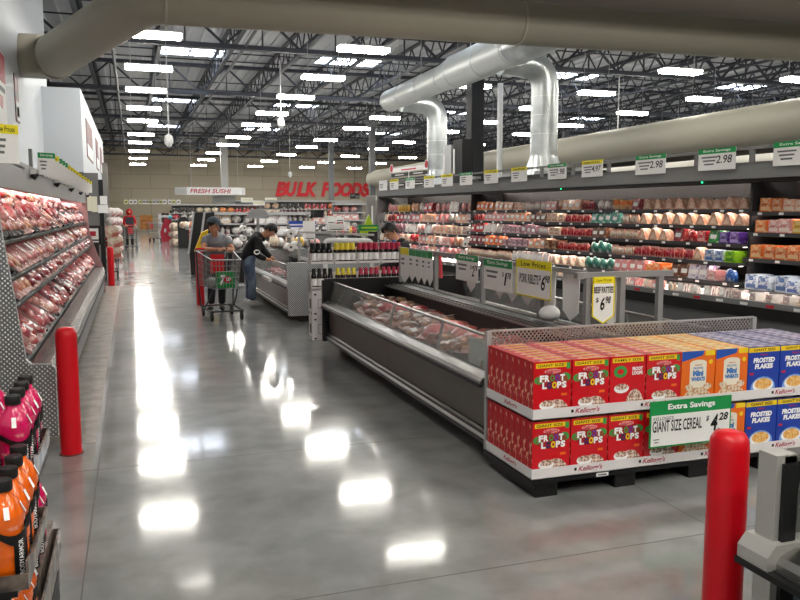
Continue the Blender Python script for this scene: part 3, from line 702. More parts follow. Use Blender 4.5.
# bits of meat heaped in it
rs = random.Random(5)
cell = 0
for i in range(15):
    for j in range(3):
        x = .35 + i * .275; y = .34 + j * .17; z = .42 + .08 * (1 if j == 2 else .6) + rs.uniform(0, .06)
        if x > LCC - .2: continue
        placepack(CC, rs.choice((5, 5, 5, 2)), rs.randrange(6), .26, .26, x + rs.uniform(-.05, .05), y + rs.uniform(-.04, .04), z + .05 * (j == 1), rs.uniform(-.25, .35), rs.uniform(-1.5, 1.5),
                  'meat pack in the central case, %s from far end, %s row from glass' % (ordn(i), ordn(j)), 'meat heaped in the central coffin case', roll=rs.uniform(-.3, .3))
for i in range(8):
    placepack(CC, (1, 2, 4)[i % 3], i % 6, .26, .26, .5 + i * .48, 1.5 + (i % 2) * .2, .45, .1, i * .7, 'meat pack beyond the central case rail, %s from far end' % ordn(i), 'meat in the far side of the central coffin case')
for i, x in enumerate((LCC - .62, LCC - .38)):
    tag(MB().box(-.1, .1, -.005, .005, 0, .2, mat('frosted_card', '#d5e0dc', .4, alpha=.75)).box(-.1, .1, -.007, -.005, .17, .19, M_lgrey).build('divider_card', loc=CC.w(x, .22, .56 - .06), rz=CC.a + .25), 'pale card standing inside the glass near the cereal, %s from the left' % ordn(i), 'divider card', 'pale cards inside the coffin case')
# sign rail along the centre
RX = 3.0
t = thing('sign_rail', 'grey metal rail on posts along the top of the central coffin case', 'sign rail')
MB().box(RX - .015, RX + .015, 4.75, 8.8, 1.155, 1.19, M_grey).build('rail', t)
for px in (401, 436, 483, 541):
    Y = atX(px, 265, RX).y; MB().box(RX - .02, RX + .02, Y - .02, Y + .02, .775, 1.155, M_grey).build('post', t)
def card_at_X(px0, px1, X, pymid, ztop, h, col, word, price, label, point=False, edge=None, item=None):
    Ya = atX(px0, pymid, X).y; Yb = atX(px1, pymid, X).y; w = abs(Ya - Yb)
    m = pcard('c', w, h, col, None, word, 0 if item else 2, edge=edge)
    if item: m.text(item, (-w * .12, -.0015, -h * .52), (1, 0, 0), (0, 0, 1), w * .56, h * .26, M_ink, .02)
    if price and price[0]:
        m.text('$', (w * .20, -.0015, -h * .45), (1, 0, 0), (0, 0, 1), w * .06, h * .16, M_ink, .01, .15)
        m.text(price[0], (w * .29, -.0015, -h * .58), (1, 0, 0), (0, 0, 1), w * .11, h * .4, M_ink, .02, .2)
        m.text(price[1], (w * .41, -.0015, -h * .46), (1, 0, 0), (0, 0, 1), w * .13, h * .2, M_ink, .02, .2)
    if point: m.prism([(-w / 2, -h), (w / 2, -h), (0, -h * 1.25)], 0, .004, M_paper, 'y')
    return tag(m.build('price_card', loc=(X, (Ya + Yb) / 2, ztop), rz=-pi / 2), label, 'price card', 'price cards on the central rail')
card_at_X(400.5, 408.5, RX - .03, 262, 1.19, .33, M_yellow, None, ('', ''), 'narrow yellow-topped pointed card at the far left of the central rail', True)
for k, (a, b) in enumerate(((409, 415), (415.3, 421.3), (421.6, 427), (427.3, 432.5))):
    card_at_X(a, b, RX - .03, 262, 1.18, .29, M_green, None, None, 'narrow green-topped pointed card on the central rail, %s from left' % ordn(k), True)
card_at_X(456, 478, RX - .03, 265, 1.20, .25, M_green, 'Extra Savings', ('2', '78'), 'green-topped price card on the central rail, the left one of two')
card_at_X(484, 512, RX - .03, 270, 1.19, .27, M_green, 'Extra Savings', ('1', '78'), 'green-topped price card on the central rail, beside the yellow one')
card_at_X(516.5, 551, RX - .04, 277, 1.225, .29, M_yellow, 'Low Prices', ('6', '98'), 'yellow price card for pork riblets on the central rail', edge=M_yellow, item='PORK RIBLETS')
for k, px in enumerate((471, 500, 512, 527, 548, 571)):
    Y = atX(px, 280, RX + .03).y; w = .2 if k < 4 else .24; h = .32 if k < 4 else .36
    m = MB().prism([(-w / 2, 0), (w / 2, 0), (w / 2 * .9, -h * .8), (0, -h), (-w / 2 * .9, -h * .8)], 0, .004, M_paper, 'y')
    tag(m.build('hanging_tag', loc=(RX + .03, Y, 1.16), rz=-pi / 2), 'blank back of a pointed white tag hanging behind the central rail, %s from the left' % ordn(k), 'hanging tag', 'white tags behind the central rail')
tag(MB().blob((0, 0, .06), (.08, .08, .06), M_white, 14, 8).build('wrapped_tray', loc=(RX - .02, atX(552, 310, RX).y, .775)), 'white rounded dish on the central ledge under the hanging tags', 'dish')
p = atX(435.5 + 6, 268, RX + .4)
tag(MB().prism([(-.06, 0), (.06, 0), (.015, .28), (-.015, .28)], -.01, .01, mat('red_cone', '#d6333f', .5), 'y').build('red_tag', loc=(RX + .1, atX(440, 268, RX + .1).y, .9), rz=-pi / 2), 'small red pointed tag left of the central rail cards', 'tag')
# end frame with the beef patties card
t = thing('sign_stand', 'grey square-tube frame standing across the near end of the central case', 'sign frame')
FY = 4.62
MB().box(2.84, 3.62, FY - .025, FY + .025, 1.15, 1.19, M_grey).build('top_bar', t)
for px, yy in ((587, 4.62), (621, 4.62), (659, 4.62)):
    X = atY(px, 300, FY).x; MB().box(X - .02, X + .02, FY - .02, FY + .02, .76, 1.15, M_grey).build('post', t)
Xa, Xb = atY(592, 300, FY - .03).x, atY(613, 300, FY - .03).x; w = Xb - Xa; h = .27
m = MB().prism([(-w / 2, -h), (w / 2, -h), (w / 2, 0), (-w / 2, 0)][::-1], 0, .004, M_paper, 'y').prism([(-w / 2, -h), (0, -h - .05), (w / 2, -h)], 0, .004, M_paper, 'y')
for a in (-1, 1): m.box(a * w / 2 - .004, a * w / 2 + .004, -.003, .004, -h, 0, M_yellow)
m.box(-w / 2, w / 2, -.003, .003, -.045, 0, M_yellow).bar((-w / 2, -.001, -h), (0, -.001, -h - .05), .008, .008, M_yellow).bar((w / 2, -.001, -h), (0, -.001, -h - .05), .008, .008, M_yellow)
m.text('Low Prices', (0, -.004, -.022), (1, 0, 0), (0, 0, 1), w * .7, .02, M_ink)
m.text('BEEF PATTIES', (0, -.003, -.09), (1, 0, 0), (0, 0, 1), w * .92, .045, M_ink, .02)
m.text('$', (-w * .3, -.003, -.16), (1, 0, 0), (0, 0, 1), w * .14, .035, M_ink, .01).text('6', (-w * .05, -.003, -.185), (1, 0, 0), (0, 0, 1), w * .2, .09, M_ink, .02, .2).text('98', (w * .22, -.003, -.16), (1, 0, 0), (0, 0, 1), w * .24, .05, M_ink, .02, .2)
tag(m.build('price_card', loc=((Xa + Xb) / 2, FY - .04, 1.16)), 'yellow-edged pointed card for beef patties in the grey frame', 'price card')
m = MB().box(-.07, .07, 0, .003, -.3, 0, M_paper).prism([(-.07, -.3), (0, -.34), (.07, -.3)], 0, .003, M_paper, 'y')
tag(m.build('hanging_tag', loc=(Xb + .03, FY + .03, 1.15)), 'blank white tag behind the beef patties card', 'hanging tag')
# second coffin case the boy leans on
C2 = Frame(2.12, 15.3, -pi / 2)
M_br = mat('brushed_panel', '#a9a6a1', .3, .9)
coffin(C2, 4.1, 1.94, 'stainless coffin case with a diamond plate end that the boy leans over', M_br, [2.0], [0, 2.0, 4.1], M_plate, M_plate)
t = thing('paper_tray_label', 'white folded paper on the bumper of the case the boy leans over', 'paper', C2.w(2.6, -.075, .50), C2.a); MB().box(-.35, .35, -.03, .02, 0, .05, M_paper).build('sheet', t)
for i in range(8):
    placepack(C2, (1, 2, 4)[i % 3], i % 6, .26, .26, .4 + i * .45, .4, .46, .1, i * .9, 'pack in the case under the boy, %s from its far end' % ordn(i), 'packs in the case under the boy')
# near right case
M_satin = mat('satin_stainless', '#c4c2bd', .4, .45)
C3 = Frame(1.79, 1.77, -pi / 2)
C3f = coffin(C3, 2.6, 1.9, 'stainless and glass case at the lower right corner beside the red bollard', M_panelb, [], [0, 1.2, 2.6], None, None, topz=.815); C3f.location.z = .045
MB().box(-.03, .0, .05, 1.85, .10, .82, M_lou).box(-.035, .03, .0, 1.9, .82, .84, M_steel).box(0, 2.6, .2, 1.8, -.045, .02, M_black).build('end_panel', C3f)
MB().box(-.04, .03, -.03, .045, -.045, .845, M_satin).box(.03, .045, -.01, .04, .55, .82, M_black).box(.035, .05, -.01, .04, .0, .5, M_black).build('corner_post', C3f)
MB().prism([(-.075, .50), (-.075, .55), (-.045, .585), (.1, .585), (.1, .50)], -.06, .06, M_satin).prism([(-.08, .49), (-.08, .51), (.1, .51), (.1, .49)], -.065, 2.6, M_black).build('bumper_corner', C3f)
MB().box(0, 2.6, .10, .20, .822, .836, M_steel).build('glass_cap', C3f)
yb = MB(); yb.tube([(.05 * cos(a / 8 * pi), 0, .035 * sin(a / 8 * pi)) for a in range(17)], .008, mat('yellow_tape', '#d8dc3a', .5), 8)
p = C3.w(.20, .17, .80); tag(yb.build('yellow_loop', loc=p, rz=pi / 2), 'yellow plastic loop inside the near right glass case', 'plastic loop')
# ================================================================ cereal display
M_cr = mat('cereal_red', '#d3101f', .35, coat=.3); M_co = mat('cereal_orange', '#f0701a', .35, coat=.3); M_cb = mat('cereal_blue', '#1a3fa8', .35, coat=.3)
M_cy = mat('cereal_yellow', '#f6d21f', .4, coat=.2); M_cg = mat('leaf_green', '#3f9e4a', .4); M_cp = mat('box_purple', '#6a3fa0', .4); M_cbl = mat('box_navy', '#1d2c66', .4)
M_loops = mat('loops_pile', '#e9d9c8', .5, noise='#9c6a58', scale=70, nramp=(.45, .55)); M_flk = mat('flakes_pile', '#eddcc4', .5, noise='#c08a5c', scale=50, nramp=(.45, .6))
M_topr = mat('box_top_red_highlit', '#cf3444', .4, noise='#efb0aa', scale=16, nramp=(.44, .58), rnd=.15); M_topo = mat('box_top_orange', '#f2a13a', .4, noise='#f7dca0', scale=18, rnd=.08); M_topb = mat('box_top_purple', '#55507e', .4, noise='#c9c3d6', scale=18, rnd=.08)  # red tops made lighter, with highlights mottled into their colour
M_sider = mat('box_side_red', '#b8121f', .4, noise='#efb59a', scale=26, nramp=(.56, .62))
BW, BD, BH = .238, .068, .318
Xv, Zv = (1, 0, 0), (0, 0, 1)
def mkcereal(kind):
    def f():
        body, top = {'r': (M_cr, M_topr), 'f': (M_cr, M_topr), 'o': (M_co, M_topo), 'b': (M_cb, M_topb)}[kind]
        m = MB(); w, h = BW, BH; x0, x1 = -w / 2, w / 2; y = -.0006; y2 = -.0012; y3 = -.0018
        m.add([(x0, 0, 0), (x1, 0, 0), (x1, BD, 0), (x0, BD, 0), (x0, 0, h), (x1, 0, h), (x1, BD, h), (x0, BD, h)], [(0, 1, 5, 4), (2, 3, 7, 6), (0, 3, 2, 1)], body)
        m.add([(x0, 0, h), (x1, 0, h), (x1, BD, h), (x0, BD, h)], [(0, 1, 2, 3)], top)
        for sx in (x0, x1): m.add([(sx, 0, 0), (sx, BD, 0), (sx, BD, h), (sx, 0, h)], [(0, 3, 2, 1)], M_sider if body is M_cr else body)
        m.rect((0, BD * .5, h + .0006), (1, 0, 0), (0, 1, 0), w * .98, .004, M_greyink)
        if kind in 'rf':
            m.rect((.02, BD * .3, h + .0005), (1, 0, 0), (0, 1, 0), w * .6, .018, M_cy)
        def R(cx, cz, ww, hh, mm, yy=y): m.rect((cx, yy, cz), Xv, Zv, ww, hh, mm)
        def disc(cx, cz, rx, rz_, mm, yy=y, n=16, a0=0, a1=2 * pi):
            V = [(cx, yy, cz)] + [(cx + rx * cos(a0 + (a1 - a0) * k / n), yy, cz + rz_ * sin(a0 + (a1 - a0) * k / n)) for k in range(n + 1)]
            m.add(V, [(0, k + 1, k + 2) for k in range(n)], mm)
        if kind == 'r':
            R(-.006, h - .024, w - .04, .026, M_cy); m.text('GIANT SIZE', (-.012, y2, h - .024), Xv, Zv, w * .7, .015, M_ink, .015)
            R(x1 - .02, h - .03, .024, .035, M_cg, y2)
            m.text("Kellogg's", (0, y2, h - .058), Xv, Zv, .085, .022, M_redink, .02, .3); disc(0, h - .058, .052, .014, mat('pale_pink_ink', '#f0a0a0', .5))
            disc(-.085, h - .105, .03, .022, M_cg); disc(.08, h - .095, .035, .026, M_cg); 
            cols = [M_inkwhite] * 3 + [M_cg, M_cp]
            for i, ch in enumerate('FROOT'): m.text(ch, (-.066 + .032 * i, y3, h - .096), Xv, Zv, .030, .038, (M_inkwhite, M_inkwhite, M_cg, M_cp, M_inkwhite)[i], .06)
            for i, ch in enumerate('LOOPS'): m.text(ch, (-.050 + .031 * i, y3, h - .136), Xv, Zv, .029, .038, (M_inkwhite, M_cbl, M_cy, M_inkwhite, M_inkwhite)[i], .06)
            disc(0, h - .11, .10, .05, mat('dark_red_print', '#a50d1b', .4))
            disc(.03, .0, .085, .10, M_loops, y, 14, 0, pi); disc(-.03, .07, .05, .028, M_inkwhite, y2); disc(-.03, .08, .042, .018, M_loops, y3); disc(-.095, .02, .014, .014, M_co, y2); R(.075, .125, .036, .014, M_co)
        elif kind == 'f':
            R(.0, h - .024, w - .03, .026, M_cy); m.text('FAMILY SIZE', (0, y2, h - .024), Xv, Zv, w * .75, .014, M_ink, .015)
            m.text("Kellogg's", (.065, y2, h - .055), Xv, Zv, .05, .014, M_redink, .02, .3)
            m.text('FROOT', (.065, y2, h - .078), Xv, Zv, .07, .022, M_inkwhite, .05); m.text('LOOPS', (.065, y2, h - .103), Xv, Zv, .07, .022, M_inkwhite, .05)
            disc(-.05, h - .09, .045, .035, M_cg, y2); disc(-.05, h - .09, .022, .016, M_cr, y3); disc(-.04, .13, .05, .028, M_inkwhite, y2); disc(-.04, .14, .042, .018, M_loops, y3); disc(.05, .0, .065, .12, M_loops, y, 14, 0, pi); disc(-.08, .015, .018, .018, M_co, y2)
        elif kind == 'o':
            m.add([(x0, y, h), (x0, y, h - .06), (x0 + .15, y, h - .028), (x0 + .16, y, h)], [(0, 1, 2, 3)], mat('ribbon_blue', '#2354b0', .4))
            R(x1 - .035, h - .016, .07, .03, M_cy); disc(.09, h - .07, .014, .014, M_cy)
            pc = mat('cream_print', '#f3ead6', .5); R(0, .17, .12, .15, pc); disc(0, .245, .06, .02, pc, y2); 
            disc(0, .02, .105, .075, M_flk, y2, 14, 0, pi); disc(-.06, .10, .03, .02, M_flk, y2); disc(.07, .10, .03, .02, M_flk, y2)
            bl = mat('letter_blue', '#3a78c0', .4); m.text("Kellogg's", (0, y3, .232), Xv, Zv, .05, .012, M_redink, .02, .3)
            m.text('FROSTED', (0, y3, .214), Xv, Zv, .07, .012, bl, .03); m.text('Mini', (0, y3, .184), Xv, Zv, .075, .036, bl, .06); m.text('WHEATS', (0, y3, .148), Xv, Zv, .10, .026, bl, .06)
        else:
            R(0, h - .02, w, .03, M_cy); m.text('GIANT SIZE', (0, y2, h - .02), Xv, Zv, w * .7, .016, M_ink, .015)
            m.text("Kellogg's", (.0, y2, h - .052), Xv, Zv, .06, .016, M_redink, .02, .3)
            m.text('FROSTED', (0, y2, h - .085), Xv, Zv, .165, .032, M_inkwhite, .06, .1); m.text('FLAKES', (0, y2, h - .123), Xv, Zv, .14, .032, M_inkwhite, .06, .1)
            lb = mat('milk_blue', '#7fa8e6', .4); disc(0, .06, .095, .07, lb); disc(0, .075, .08, .045, M_inkwhite, y2); disc(0, .085, .065, .035, mat('golden_flakes', '#e79a35', .5, noise='#f5d08a', scale=60), y3)
            R(-.09, .15, .03, .014, M_redink)
        return tag(m.build('cereal_box'), 'x', 'cereal box')
    return f
DX, DY = 2.05, 3.745
kinds = ['r', 'r', 'f', 'r', 'o', 'o', 'b', 'b', 'b']; kl = ['r', 'r', 'r', 'r', 'o', 'b', 'b', 'b', 'b']
kl = ['r', 'r', 'r', 'r', 'o', 'o', 'b', 'b', 'b']
kn = {'r': 'red giant-size fruit ring cereal box', 'f': 'red family-size fruit ring cereal box', 'o': 'orange frosted wheat cereal box', 'b': 'blue giant-size flakes cereal box'}
def colx(c): return DX + .008 + BW / 2 + c * .2455
for c in range(9):
    for r in range(8):
        kk = kinds[c] if not (c == 2 and r > 0) else 'r'
        PR.put('cer' + kk, mkcereal(kk), (colx(c) + random.uniform(-.002, .002), DY + .008 + r * .073, .462), 0, '%s, upper tier, %s column, %s from front' % (kn[kk], ordn(c), ordn(r)), 'cereal boxes on the upper tier')
        if r == 0 or c == 0:
            kk = kl[c]
            PR.put('cer' + kk, mkcereal(kk), (colx(c), DY + .008 + r * .073, .122), 0, '%s, lower tier, %s column, %s from front' % (kn[kk], ordn(c), ordn(r)), 'cereal boxes on the lower tier')
M_tray = mat('white_tray_card', '#e8e4e4', .5)
def mktray(n, z, x0, txt, label):
    w = n * .2455 + .002; m = MB()
    m.box(0, w, 0, .60, 0, .006, M_tray).box(0, w, 0, .004, 0, .062, M_tray).box(0, w, .596, .60, 0, .062, M_tray).box(0, .004, .004, .596, 0, .062, M_tray).box(w - .004, w, .004, .596, 0, .062, M_tray)
    m.box(w * txt - .015 - .07, w * txt - .07, -.001, 0, .028, .045, M_ink).text("Kellogg's", (w * txt + .02, -.001, .033), Xv, Zv, .16, .038, mat('tray_red_ink', '#b0284a', .5), .02, .3)
    m.text("Kellogg's", (-.001, .27, .033), (0, -1, 0), Zv, .16, .034, mat('tray_red_ink', '#b0284a', .5), .02, .3)
    return tag(m.build('shipping_tray', loc=(x0, DY - .003, z)), label, 'carton tray', 'white cereal trays')
for z, s in ((.452, 'upper'), (.112, 'lower')):
    c = 0
    for i, n in enumerate((2, 2, 2, 2, 1) if s == 'lower' else (2, 4, 2, 1)):
        mktray(n, z, DX + .003 + c * .2455, (.72, .6, .5, .6, .5)[i] if s == 'lower' else (.66, .05 if 0 else .3, .55, .5)[i], 'white card tray under the cereal, %s tier, %s from the left' % (s, ordn(i))); c += n
t = thing('display_pallet', 'low black plastic pallet under the cereal display', 'pallet')
m = MB().box(DX, DX + 2.25, DY + .0, DY + .62, .085, .11, M_black)
for k in range(5): m.box(DX + .04 + k * .52, DX + .18 + k * .52, DY + .02, DY + .6, 0, .085, M_black)
m.build('deck', t); MB().box(DX + .42, DX + .50, DY - .003, DY, .088, .108, M_paper).box(DX + .43, DX + .49, DY - .004, DY - .003, .094, .102, M_greyink).build('pallet_label', t)
# perforated guard around the back and side
t = thing('guard_screen', 'expanded metal guard screen behind and beside the stacked cereal', 'guard')
M_exp = mat('expanded_metal', '#c0b8b6', .35, .7)
def screen(p0, p1, z0, z1, nm):
    p0 = Vector(p0); p1 = Vector(p1); d = p1 - p0; Lg = d.length; d.normalize(); m = MB(); st = .028; n = int(Lg / st); hh = z1 - z0; rows = int(hh / .028)
    for i in range(n):
        for r in range(rows):
            a = p0 + d * (i * st); z = z0 + r * hh / rows; e = hh / rows
            m.bar((a.x, a.y, z), (a.x + d.x * st, a.y + d.y * st, z + e), .003, .006, M_exp); m.bar((a.x, a.y, z + e), (a.x + d.x * st, a.y + d.y * st, z), .003, .006, M_exp)
    m.bar((p0.x, p0.y, z1), (p1.x, p1.y, z1), .012, .012, M_lgrey); m.bar((p0.x, p0.y, z0), (p1.x, p1.y, z0), .012, .012, M_lgrey)
    m.build(nm, t)
GY = DY + .64
screen((DX + .035, GY, 0), (DX + 2.1, GY, 0), .70, .86, 'back_screen')
MB().bar((DX + .03, GY, .1), (DX + .03, GY, .86), .03, .03, M_lgrey).bar((DX + 2.1, GY, .1), (DX + 2.1, GY, .86), .03, .03, M_lgrey).box(DX + .03, DX + 2.1, GY - .004, GY + .004, .1, .70, M_lgrey).build('back_plate', t)
# extra savings sign
a = atY(649.5, 405, DY - .05); b_ = atY(730.5, 398, DY - .05); w = b_.x - a.x; h = .275
m = MB().box(-w / 2, w / 2, 0, .006, -h, 0, M_green).box(-w / 2 + .01, w / 2 - .01, -.002, 0, -h + .01, -h * .3, M_paper)
m.text('Extra Savings', (0, -.001, -h * .15), Xv, Zv, w * .58, h * .16, M_inkwhite, .03)
m.text("KELLOGG'S", (-w * .34, -.003, -h * .37), Xv, Zv, w * .24, h * .07, M_ink).text('GIANT SIZE CEREAL', (-w * .17, -.003, -h * .54), Xv, Zv, w * .60, h * .25, M_ink, .015)
m.text('$', (w * .20, -.003, -h * .47), Xv, Zv, w * .04, h * .13, M_ink, .02, .2).text('4', (w * .285, -.003, -h * .57), Xv, Zv, w * .09, h * .36, M_ink, .03, .2).text('28', (w * .40, -.003, -h * .45), Xv, Zv, w * .12, h * .17, M_ink, .03, .2)
m.text('.', (w * .345, -.003, -h * .72), Xv, Zv, w * .02, h * .04, M_ink, .02).rect((-w * .42, -.003, -h * .82), Xv, Zv, w * .07, .006, M_greyink).rect((-w * .42, -.003, -h * .88), Xv, Zv, w * .05, .006, M_greyink)
o = m.build('price_sign', loc=((a.x + b_.x) / 2, DY - .06, a.z + .018)); tag(o, 'green and white price sign for giant size cereal on the cereal front', 'price sign')
# ================================================================ right wall cooler
A = atZ(378, 196.4, 1.97); B = atZ(800, 176, 1.97)
ang = atan2((B - A).y, (B - A).x); WC = Frame(A.x, A.y, ang); WL = 15.6
t = thing('multi_deck_cooler', 'long open multi-deck cooler of packaged food along the right side', 'refrigerated case', WC.o, ang)
M_cool = mat('cooler_grey', '#7c7c7c', .5); M_cooli = mat('cooler_interior', '#150d0c', .5); M_base = mat('cooler_base_grey', '#6b6b6c', .5)
MB().box(0, WL, 0, .08, 1.97, 2.15, M_cool).box(0, WL, 0, .9, 2.12, 2.15, M_cool).box(0, WL, .02, .3, 1.93, 1.97, M_cooli).build('header', t)
MB().box(0, WL, .78, .9, .2, 2.12, M_cooli).build('back_panel', t)
MB().box(.1, WL, .13, .19, 2.03, 2.06, mat('cooler_lamp', '#ffffff', .5, emit='#fff3e8', estr=COOLLAMP)).build('header_lamp', t)
MB().box(0, WL, -.38, .9, 0, .08, M_black).box(0, WL, -.42, .9, .08, .60, M_base).box(0, WL, -.46, -.42, .50, .62, M_black).box(0, WL, -.47, -.40, .62, .68, M_cool).box(0, WL, -.475, -.47, .63, .66, M_paper).box(0, WL, -.40, .8, .60, .64, M_white).build('base', t)
m = MB(); 
m.prism([(-.46, 0), (.9, 0), (.9, 2.15), (0, 2.15), (0, 1.9), (-.05, 1.0), (-.46, .7)], -.07, 0, M_cool, 'x'); m.build('end_panel', t)
m.text if 0 else None
x_of = lambda px, z, yl=.12: WC.x_at(px, 212, yl)[0]
bays = [(0, x_of(472, 0), (.73, .94, 1.16, 1.385, 1.60)), (x_of(472, 0), x_of(752, 0), (.80, 1.02, 1.235, 1.44, 1.63)), (x_of(752, 0), WL, (.74, 1.085, 1.37, 1.60))]
M_strip2 = mat('price_strip', '#3a3a3d', .5)
for bi, (x0, x1, zs) in enumerate(bays):
    for si, z in enumerate(zs):
        y0 = .12 - .05 * (len(zs) - 1 - si)
        shf = MB().box(x0 + .01, x1 - .01, y0, .78, z - .03, z, M_dark).build('shelf', t)
        m = MB().box(x0 + .01, x1 - .01, y0 - .012, y0, z - .04, z + .005, M_strip2)
        x = x0 + .12
        while x < x1 - .1:
            m.rect((x, y0 - .013, z - .018), Xv, Zv, .06, .026, M_paper); x += random.choice((.28, .35, .42))
        m.build('price_strip', shf); MB().box(x0 + .04, x1 - .04, y0 + .04, y0 + .10, z - .037, z - .03, mat('shelf_fill_lamp', '#ffffff', .5, emit='#fff0e4', estr=5)).build('shelf_fill_lamp', shf)  # unseen glowing strip added under each shelf to brighten the packages
    MB().box(x1 - .015, x1 + .015, .1, .78, .66, 1.95, M_dark).build('bay_divider', t)
MB().box(.1, WL, -.08, -.03, .675, .69, mat('deck_fill_lamp', '#ffffff', .5, emit='#fff0e0', estr=9)).build('deck_fill_lamp', t)  # unseen glowing strip added to make the bottom deck bright
m = MB().box(0, WL, -.4755, -.475, .628, .662, M_cool); x = .5
while x < WL: m.rect((x, -.476, .645), Xv, Zv, .10, .03, M_redink if (x > 9.4 and int(x * 2) % 2) else M_paper); x += .33
m.build('price_strip', t)
# header rail
t2 = thing('header_rail', 'grey open rail frame standing on the wall cooler header', 'rail frame', WC.o, ang)
MB().box(0, WL, 0, .03, 2.29, 2.32, M_cool).build('top_bar', t2)
k = 0; x = .3
while x < WL: MB().box(x - .03, x + .03, 0, .03, 2.15, 2.29, M_cool).build('post', t2); x += .82
TG = [(383, 'w'), (394, 'y'), (410, 'g'), (429, 'y'), (447, 'y'), (466, 'g'), (491, 'y'), (519, 'y'), (557, 'g'), (592, 'y'), (650, 'g'), (716, 'g'), (795, 'g')]
for k, (px, c) in enumerate(TG):
    xx, zz = WC.x_at(px, 170, -.02); big = px > 640
    w, h = (.56, .25) if big else (.48, .235)
    col = {'y': M_yellow, 'g': M_green, 'w': M_paper}[c]
    m = pcard('c', w, h, col, '4.97' if px == 592 else ('2.98' if px in (650, 716) else ('1.98' if px == 557 else None)), 'Low Prices' if c == 'y' else ('Extra Savings' if c == 'g' else None), 3)
    tag(m.build('price_card', loc=WC.w(xx, -.02, 2.335), rz=ang), '%s-topped price card on the right cooler header, %s from the left' % ({'y': 'yellow', 'g': 'green', 'w': 'white'}[c], ordn(k)), 'price card', 'price cards on the right cooler header')
for px in (561, 702):
    xx, _ = WC.x_at(px, 185, .0)
    tag(MB().blob((0, 0, 0), (.012, .012, .012), mat('green_lamp', '#20c080', .4, emit='#20e090', estr=2), 8, 6).build('indicator_light', loc=WC.w(xx, -.0, 1.95)), 'tiny green indicator light under the cooler header, %s' % ('left one' if px < 600 else 'right one'), 'indicator light')
# flat roof of the service room behind the cooler
struct(MB().box(0, WL - 3, .95, 6.5, 0, 2.1, mat('room_grey', '#6d6d6c', .6)).build('wall_service_room', loc=WC.o, rz=ang))
# products
PC = {}
def pmat(col, n2=None, sc=18, rough=.35):
    k = 'p_' + col + (n2 or '')
    return mat(k, col, rough, coat=.3, noise=n2, scale=sc, nramp=(.5, .58), rnd=.1)
COLS = {'pink': ('#e79a98', '#f7e3dd'), 'red': ('#c92737', '#f0b7ab'), 'maroon': ('#8f2430', '#d88a80'), 'peach': ('#f0b493', '#fae5d3'), 'cream': ('#efe0cc', '#d69c86'), 'white': ('#f3ece6', '#c99a98'), 'mauve': ('#a97a86', '#e5ccd0'), 'brown': ('#7b4a36', '#caa07f'),
        'orange': ('#f07a33', '#fbd2a2'), 'yellow': ('#f0b73a', '#f8e2a0'), 'teal': ('#3f8f80', '#dfeee6'), 'green': ('#2f9a4a', '#cfe6bf'), 'lime': ('#9fd12e', '#4f8f2a'), 'purple': ('#5b3596', '#b7a2d8'), 'blue': ('#2a62c0', '#cfe0f4'), 'navy': ('#323f72', '#b9c2dd'), 'tan': ('#d8a688', '#f0d3bb'), 'bluewhite': ('#dfe8f2', '#5272b0'), 'purplewhite': ('#efe6ee', '#8a5fa8')}
def mkprod(kind, col):
    def f():
        a, b = COLS[col]; M1 = pmat(a, b); M2 = pmat(b, a, 9)
        m = MB(); random.seed(len(kind) * 7 + len(col))
        if kind == 'lunch_pack':      # vacuum pack leaning back
            m.prism([(0, 0), (.02, 0), (.05, .15), (.03, .155), (.012, .09)], -.07, .07, M1).prism([(.022, .02), (.036, .02), (.05, .12), (.045, .12)], -.05, .05, M2)
            for k in range(1, 4): m.prism([(k * .05, 0), (.02 + k * .05, 0), (.04 + k * .05, .14), (.025 + k * .05, .145)], -.068, .068, M1)
            m.rect((0, .004, .075), (1, 0, 0), Vector((0, .2, 1)).normalized(), .09, .05, M_label)
        elif kind == 'tub_stack':
            for k in range(2):
                z = k * .075
                m.lathe([(.055, z), (.066, z + .055), (.07, z + .058), (.07, z + .07), (.0, z + .071)], (0, .07, 0), M1 if k else M2, 14).lathe([(.0705, z + .058), (.0705, z + .07)], (0, .07, 0), M2, 14, False)
        elif kind == 'carton':
            m.box(-.07, .07, 0, .2, 0, .065, M1).box(-.068, .068, .003, .2, .068, .13, M1).rect((0, -.001, .033), Xv, Zv, .11, .035, M2).rect((0, .0, .1), Xv, Zv, .11, .035, M2)
        elif kind == 'wedge_carton':
            m.prism([(-.085, 0), (.085, 0), (.03, .12), (-.02, .14)], 0, .14, M1, 'y').prism([(-.05, .02), (.05, .02), (.01, .1)], -.001, 0, M2, 'y')
        elif kind == 'sausage_bag':
            for k in range(3): m.blob((-.045 + .045 * k, .05, .06), (.024, .045, .06), M1, 7, 6, 0, .12)
            m.box(-.07, .07, .03, .04, .0, .13, M2)
        elif kind == 'cheese_bag':
            m.blob((0, .06, .07), (.075, .035, .085), M1, 9, 6, 0, .15).blob((.0, .12, .06), (.07, .035, .08), M2, 9, 6, 0, .15)
        return tag(m.build(kind), 'x', kind.replace('_', ' '))
    return f
NMK = {'lunch_pack': 'sliced meat pack', 'tub_stack': 'stacked tubs', 'carton': 'stacked flat cartons', 'wedge_carton': 'triangular carton', 'sausage_bag': 'sausage bag', 'cheese_bag': 'plump food bag'}
